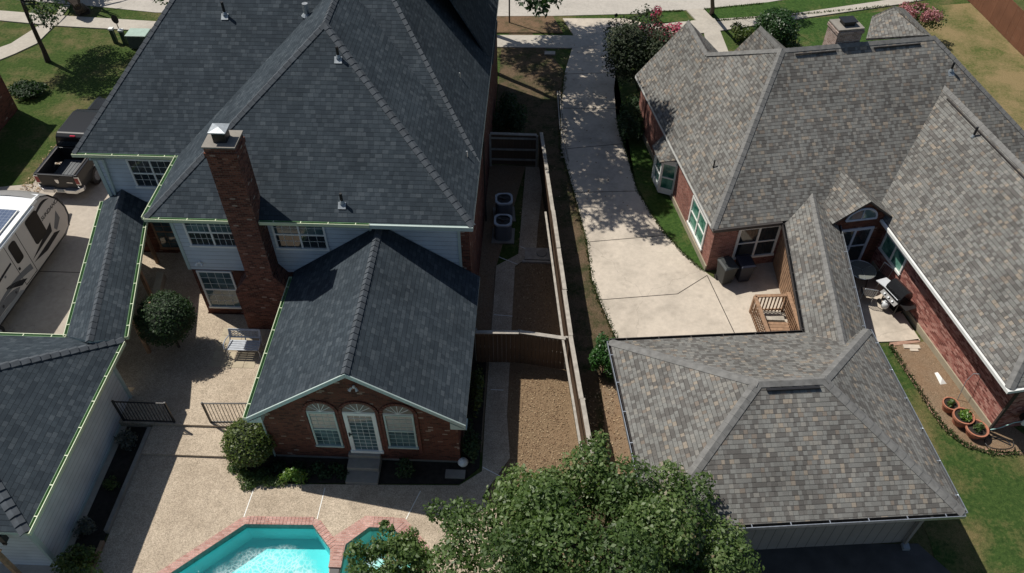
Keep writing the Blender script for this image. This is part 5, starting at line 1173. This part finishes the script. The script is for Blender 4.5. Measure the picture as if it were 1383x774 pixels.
shrub('tall_shrub','dense green upright shrub between the fence and the roof corner of the hipped garage',at(817,488,.9),(.5,.75,.9),leafmat('leaf_vivid',[(0,(.02,.06,.012)),(.5,(.04,.12,.022)),(1,(.09,.19,.05))]),3800,.10,36)
shrub('low_shrub','greyish wispy plant in the dark bed near the iron fence',at(170,595,.3),(.4,.35,.3),leafmat('leaf_grey',[(0,(.05,.06,.05)),(1,(.14,.15,.13))]),450,.10,37)
shrub('low_shrub','yellowish small plant in the middle of the dark bed',at(150,654,.2),(.28,.25,.2),leafy,350,.08,38)
shrub('low_shrub','greyish wispy plant nearest the bottom of the dark bed',at(119,711,.3),(.4,.35,.3),leafmat('leaf_grey2',[(0,(.05,.06,.05)),(1,(.14,.15,.13))]),450,.10,39)
shrub('leafy_shrub','loose yellow-leaved shrub at the bottom left by the garage corner',at(110,765,.6),(.8,.6,.55),leafy,1500,.12,40)
shrub('side_shrub','thin dark shrub growing along the gable wing by the narrow path',(-1.95,16.9,.5),(.3,1.2,.6),leafy,700,.10,41)
shrub('side_shrub','dark leafy shrub against the shaded brick side of the gable wing',(-1.95,14.9,.5),(.28,.9,.6),leafd,800,.10,42)
shrub('lawn_bush','rounded dark bush on the shaded left lawn beside the neighbouring wall',at(43,122,.3),(1.3,.8,.35),leafd,3500,.14,43)
shrub('rounded_shrub','large dark green rounded shrub behind the roof beside the brick chimney',at(1056,42,1.1),(1.4,1.2,1.2),leafmat('leaf_deep',[(0,(.010,.03,.008)),(.5,(.022,.06,.014)),(1,(.05,.11,.03))]),9000,.14,44,lobes=14)
shrub('wispy_shrub','loose pale green shrub by the front walk between the two roof gables',at(1003,42,.6),(.7,.6,.5),leafy,900,.13,45)
cmg='crape myrtles in bloom'
r=shrub('crape_myrtle','dark leaved crape myrtle with pink blossom beside the drive at the garage roof corner',(5.15,37.0,2.4),(2.0,2.0,1.7),leafplum,11000,.15,46,'tree',cmg,lobes=16)
bl=[(at(x,y,3.0),.3) for x,y in ((885,22),(888,35),(897,40),(905,38),(912,42),(880,45),(870,38),(893,50),(903,52),(915,38),(888,14))]; foliage('blossom',leaves(bl,1300,.12,47,.2),leafpink,r)
foliage('foliage',leaves([(at(x,y,2.0),.45) for x,y in ((893,60),(905,55),(880,70),(870,85))],800,.13,52,.3),leafm,r)
r=shrub('crape_myrtle','rose blossomed bush behind the small gable beyond the chimney',at(1243,26,1.0),(1.3,1.0,1.0),leafm,2600,.13,48,'tree',cmg,lobes=10)
foliage('blossom',leaves([(at(x,y,1.7),.33) for x,y in ((1225,14),(1236,10),(1247,12),(1258,18),(1266,22),(1232,20),(1250,24),(1222,10))],1500,.12,49,.2),leafrose,r)
shrub('side_hedge','dark hedge in shade between the drive and the west wall of the tan roofed house',(4.4,33.6,.6),(.6,2.2,.7),leafd,4500,.13,50)
shrub('side_hedge','shaded bush against the tall house in the upper side yard',(-1.5,33.5,.6),(.9,1.6,.7),leafd,3500,.13,51)
# lawn tree at the left (trunk and low leaves in view)
tree('lawn_tree','slender dark trunked tree on the front lawn at the top left','tree',at(65,83),at(30,2,3.6),(-27.7,39.9,6.6),(2.6,2.2,1.7),26,(.5,.95),9000,.16,leafd,61,.13,extra=[(at(x,y,z),.42) for x,y,z in ((60,14,4.0),(52,25,3.8),(70,20,4.0),(82,5,4.2),(45,6,4),(66,28,3.6))]+[(Vector((-27.6,39.6,6.2)),1.3)])
tree('street_tree','thick trunked tree in the grass strip at the top left by the road','tree',at(112,16),at(104,8,.9),(-30.6,47.6,3.0),(1.7,1.3,.8),20,(.6,1.1),6000,.18,leafd,62,.36)
tree('street_tree','tree showing a leafy twig at the top edge left of the tall roof','tree',(-23.2,48.5,0),(-22.8,48.2,3.5),(-22.5,47.2,6.6),(2.4,2.2,1.7),16,(.6,1.0),4500,.16,leafd,63,.2,extra=[(at(208,-6,4.6),.35),(at(222,-8,5.0),.5)])
tree('street_tree','large tree whose dark leaves hang at the top centre above the drive','tree',(-3.3,39.0,0),(-3.2,38.2,8.0),(-3.0,34.3,11.4),(3.3,4.0,1.7),46,(.7,1.15),21000,.24,leafd,64,.17,extra=[(Vector((-3.2,38.6,10.6)),1.2),(Vector((-3.3,40.2,10.4)),1.2),(Vector((-2.1,39.7,10.5)),1.1),(Vector((-4.4,39.6,10.5)),1.1),(Vector((-1.8,37.9,10.5)),1.1),(Vector((-4.2,37.6,10.8)),1.1),(at(728,4,9.0),.5),(at(712,-3,9.0),.5),(at(742,-4,9.2),.5),(Vector((-3.6,30.6,11.0)),1.1),(Vector((-2.2,30.8,11)),1.0),(Vector((-1.2,31.4,11.0)),.9),(Vector((.2,33,11.2)),1.0)])
tree('street_tree','second large tree shading the drive mouth from above the frame','tree',(-4.5,43.5,0),(-4,43,6),(-2.8,43.8,10.5),(4.3,3.6,2.0),46,(.8,1.25),19000,.26,leafd,66,.2)
tree('young_tree','thin dark trunk in the grass strip right of the front walk','tree',at(961,19),at(964,-22,3.0),(10.3,46.9,6.5),(1.5,1.5,1.4),12,(.45,.8),2600,.16,leafm,65,.13)
mb=MB(); p=at(688,32); mb.tube(p,p+Vector((0,0,7)),.045,n=8); r=thing('light_pole','thin dark pole at the top centre beside the road','pole',p); build(mb,'shaft',M['black'],r)
mb=MB(); mb.tube(p+Vector((0,0,7)),p+Vector((.5,.3,7.15)),.04,n=6); mb.box(p.x+.4,p.x+.9,p.y+.2,p.y+.45,7.05,7.2); build(mb,'lamp_head',M['black'],r)
# grass tufts break the clean edges
def tufts(name,polys,n,size,mat,seed):
    g=np.random.default_rng(seed); P=[]
    for a,b,w in polys:
        k=int(n); t=g.random(k)[:,None]; a=np.array(a); b=np.array(b); q=a+(b-a)*t; q[:,:2]+=g.normal(0,w,(k,2)); P.append(q)
    P=np.concatenate(P); m=len(P); h=size*(.5+g.random(m))[:,None]; an=g.random(m)*6.28
    t1=np.stack([np.cos(an),np.sin(an),np.zeros(m)],1)*size*.35; up=np.stack([g.normal(0,.4,m),g.normal(0,.4,m),np.ones(m)],1)*h
    V=np.stack([P-t1,P+t1,P+t1*.3+up,P-t1*.3+up],1); o=foliage(name,(V,g.random(m)),mat); o['kind']='stuff'
E2=lambda pts,z,w:[(tuple(at(*a,z)),tuple(at(*b,z)),w) for a,b in zip(pts,pts[1:])]
grassblade=leafmat('grass_blade',[(0,(.03,.055,.015)),(.6,(.06,.10,.025)),(1,(.14,.14,.06))],.2,.8)
tufts('grass_tufts',E2([(764,98),(757,145),(757,200),(774,257),(792,325),(800,380),(811,409),(833,460)],.03,.05)+E2([(832,160),(843,200),(860,257),(880,291),(898,317),(924,345),(948,366)],.03,.04)+E2([(1203,468),(1217,490),(1240,525),(1262,560),(1282,585),(1305,602),(1340,612),(1383,612)],.03,.05)+E2([(855,25),(875,17),(922,15)],.07,.04)+E2([(951,13),(1030,5)],.07,.04)+E2([(968,28),(1030,23),(1075,20),(1200,8)],.07,.04),260,.07,grassblade,5)
# fallen leaves on the litter
def litter(name,x0,x1,y0,y1,n,mat,seed,z=.03,size=.07):
    g=np.random.default_rng(seed); P=np.stack([g.uniform(x0,x1,n),g.uniform(y0,y1,n),np.full(n,z)+g.random(n)*.02],1); an=g.random(n)*6.28; s=size*(.5+g.random(n))[:,None]
    t1=np.stack([np.cos(an),np.sin(an),g.normal(0,.2,n)],1)*s*.5; t2=np.stack([-np.sin(an),np.cos(an),g.normal(0,.2,n)],1)*s*.3
    o=foliage(name,(np.stack([P-t1,P+t2,P+t1,P-t2],1),g.random(n)),mat); o['kind']='stuff'
dryleaf=leafmat('dry_leaf',[(0,(.10,.055,.03)),(.5,(.24,.15,.08)),(1,(.42,.32,.2))],.1,.8)
litter('fallen_leaves',-.75,1.3,12.6,18.1,2600,dryleaf,7,.03,.045); litter('fallen_leaves',-.75,.7,18.7,29,900,dryleaf,8); litter('fallen_leaves',1.6,3.2,13,17.5,600,dryleaf,9)
litter('fallen_leaves',-3.0,.6,9.2,12.6,60,dryleaf,10,.06,.06); litter('fallen_leaves',.5,4.2,26,42,160,dryleaf,11,.07,.08); litter('fallen_leaves',-23.6,-22.6,26.5,31,400,dryleaf,12,.05,.09)
# ================================================================== camera, light, world
cam=bpy.data.cameras.new('camera'); co=bpy.data.objects.new('camera',cam); COL.objects.link(co); bpy.context.scene.camera=co
from mathutils import Matrix
co.matrix_world=Matrix(((_r.x,_u.x,-_f.x,0),(_r.y,_u.y,-_f.y,0),(_r.z,_u.z,-_f.z,HC),(0,0,0,1)))
cam.sensor_width=36; cam.lens=F/1383*36; cam.clip_end=2000; cam.clip_start=.1
sd=Vector((-.57,.33,1)).normalized(); el=math.asin(sd.z)
s=bpy.data.lights.new('sun','SUN'); s.energy=5; s.angle=R(.53); s.color=(1,.95,.87); so=bpy.data.objects.new('sun',s); COL.objects.link(so); so.rotation_euler=sd.to_track_quat('Z','Y').to_euler(); so.location=(0,0,40)
w=bpy.data.worlds.new('World'); bpy.context.scene.world=w; w.use_nodes=True; nt=w.node_tree; sk=nt.nodes.new('ShaderNodeTexSky'); sk.sky_type='NISHITA'; sk.sun_disc=False; sk.sun_elevation=el; sk.sun_rotation=math.atan2(sd.x,sd.y)
nt.links.new(sk.outputs[0],nt.nodes['Background'].inputs[0]); nt.nodes['Background'].inputs[1].default_value=.07
v=bpy.context.scene.view_settings; v.view_transform='Standard'; v.look='None'; v.exposure=0; v.gamma=1
bpy.context.scene.cycles.max_bounces=8; bpy.context.scene.cycles.transparent_max_bounces=12
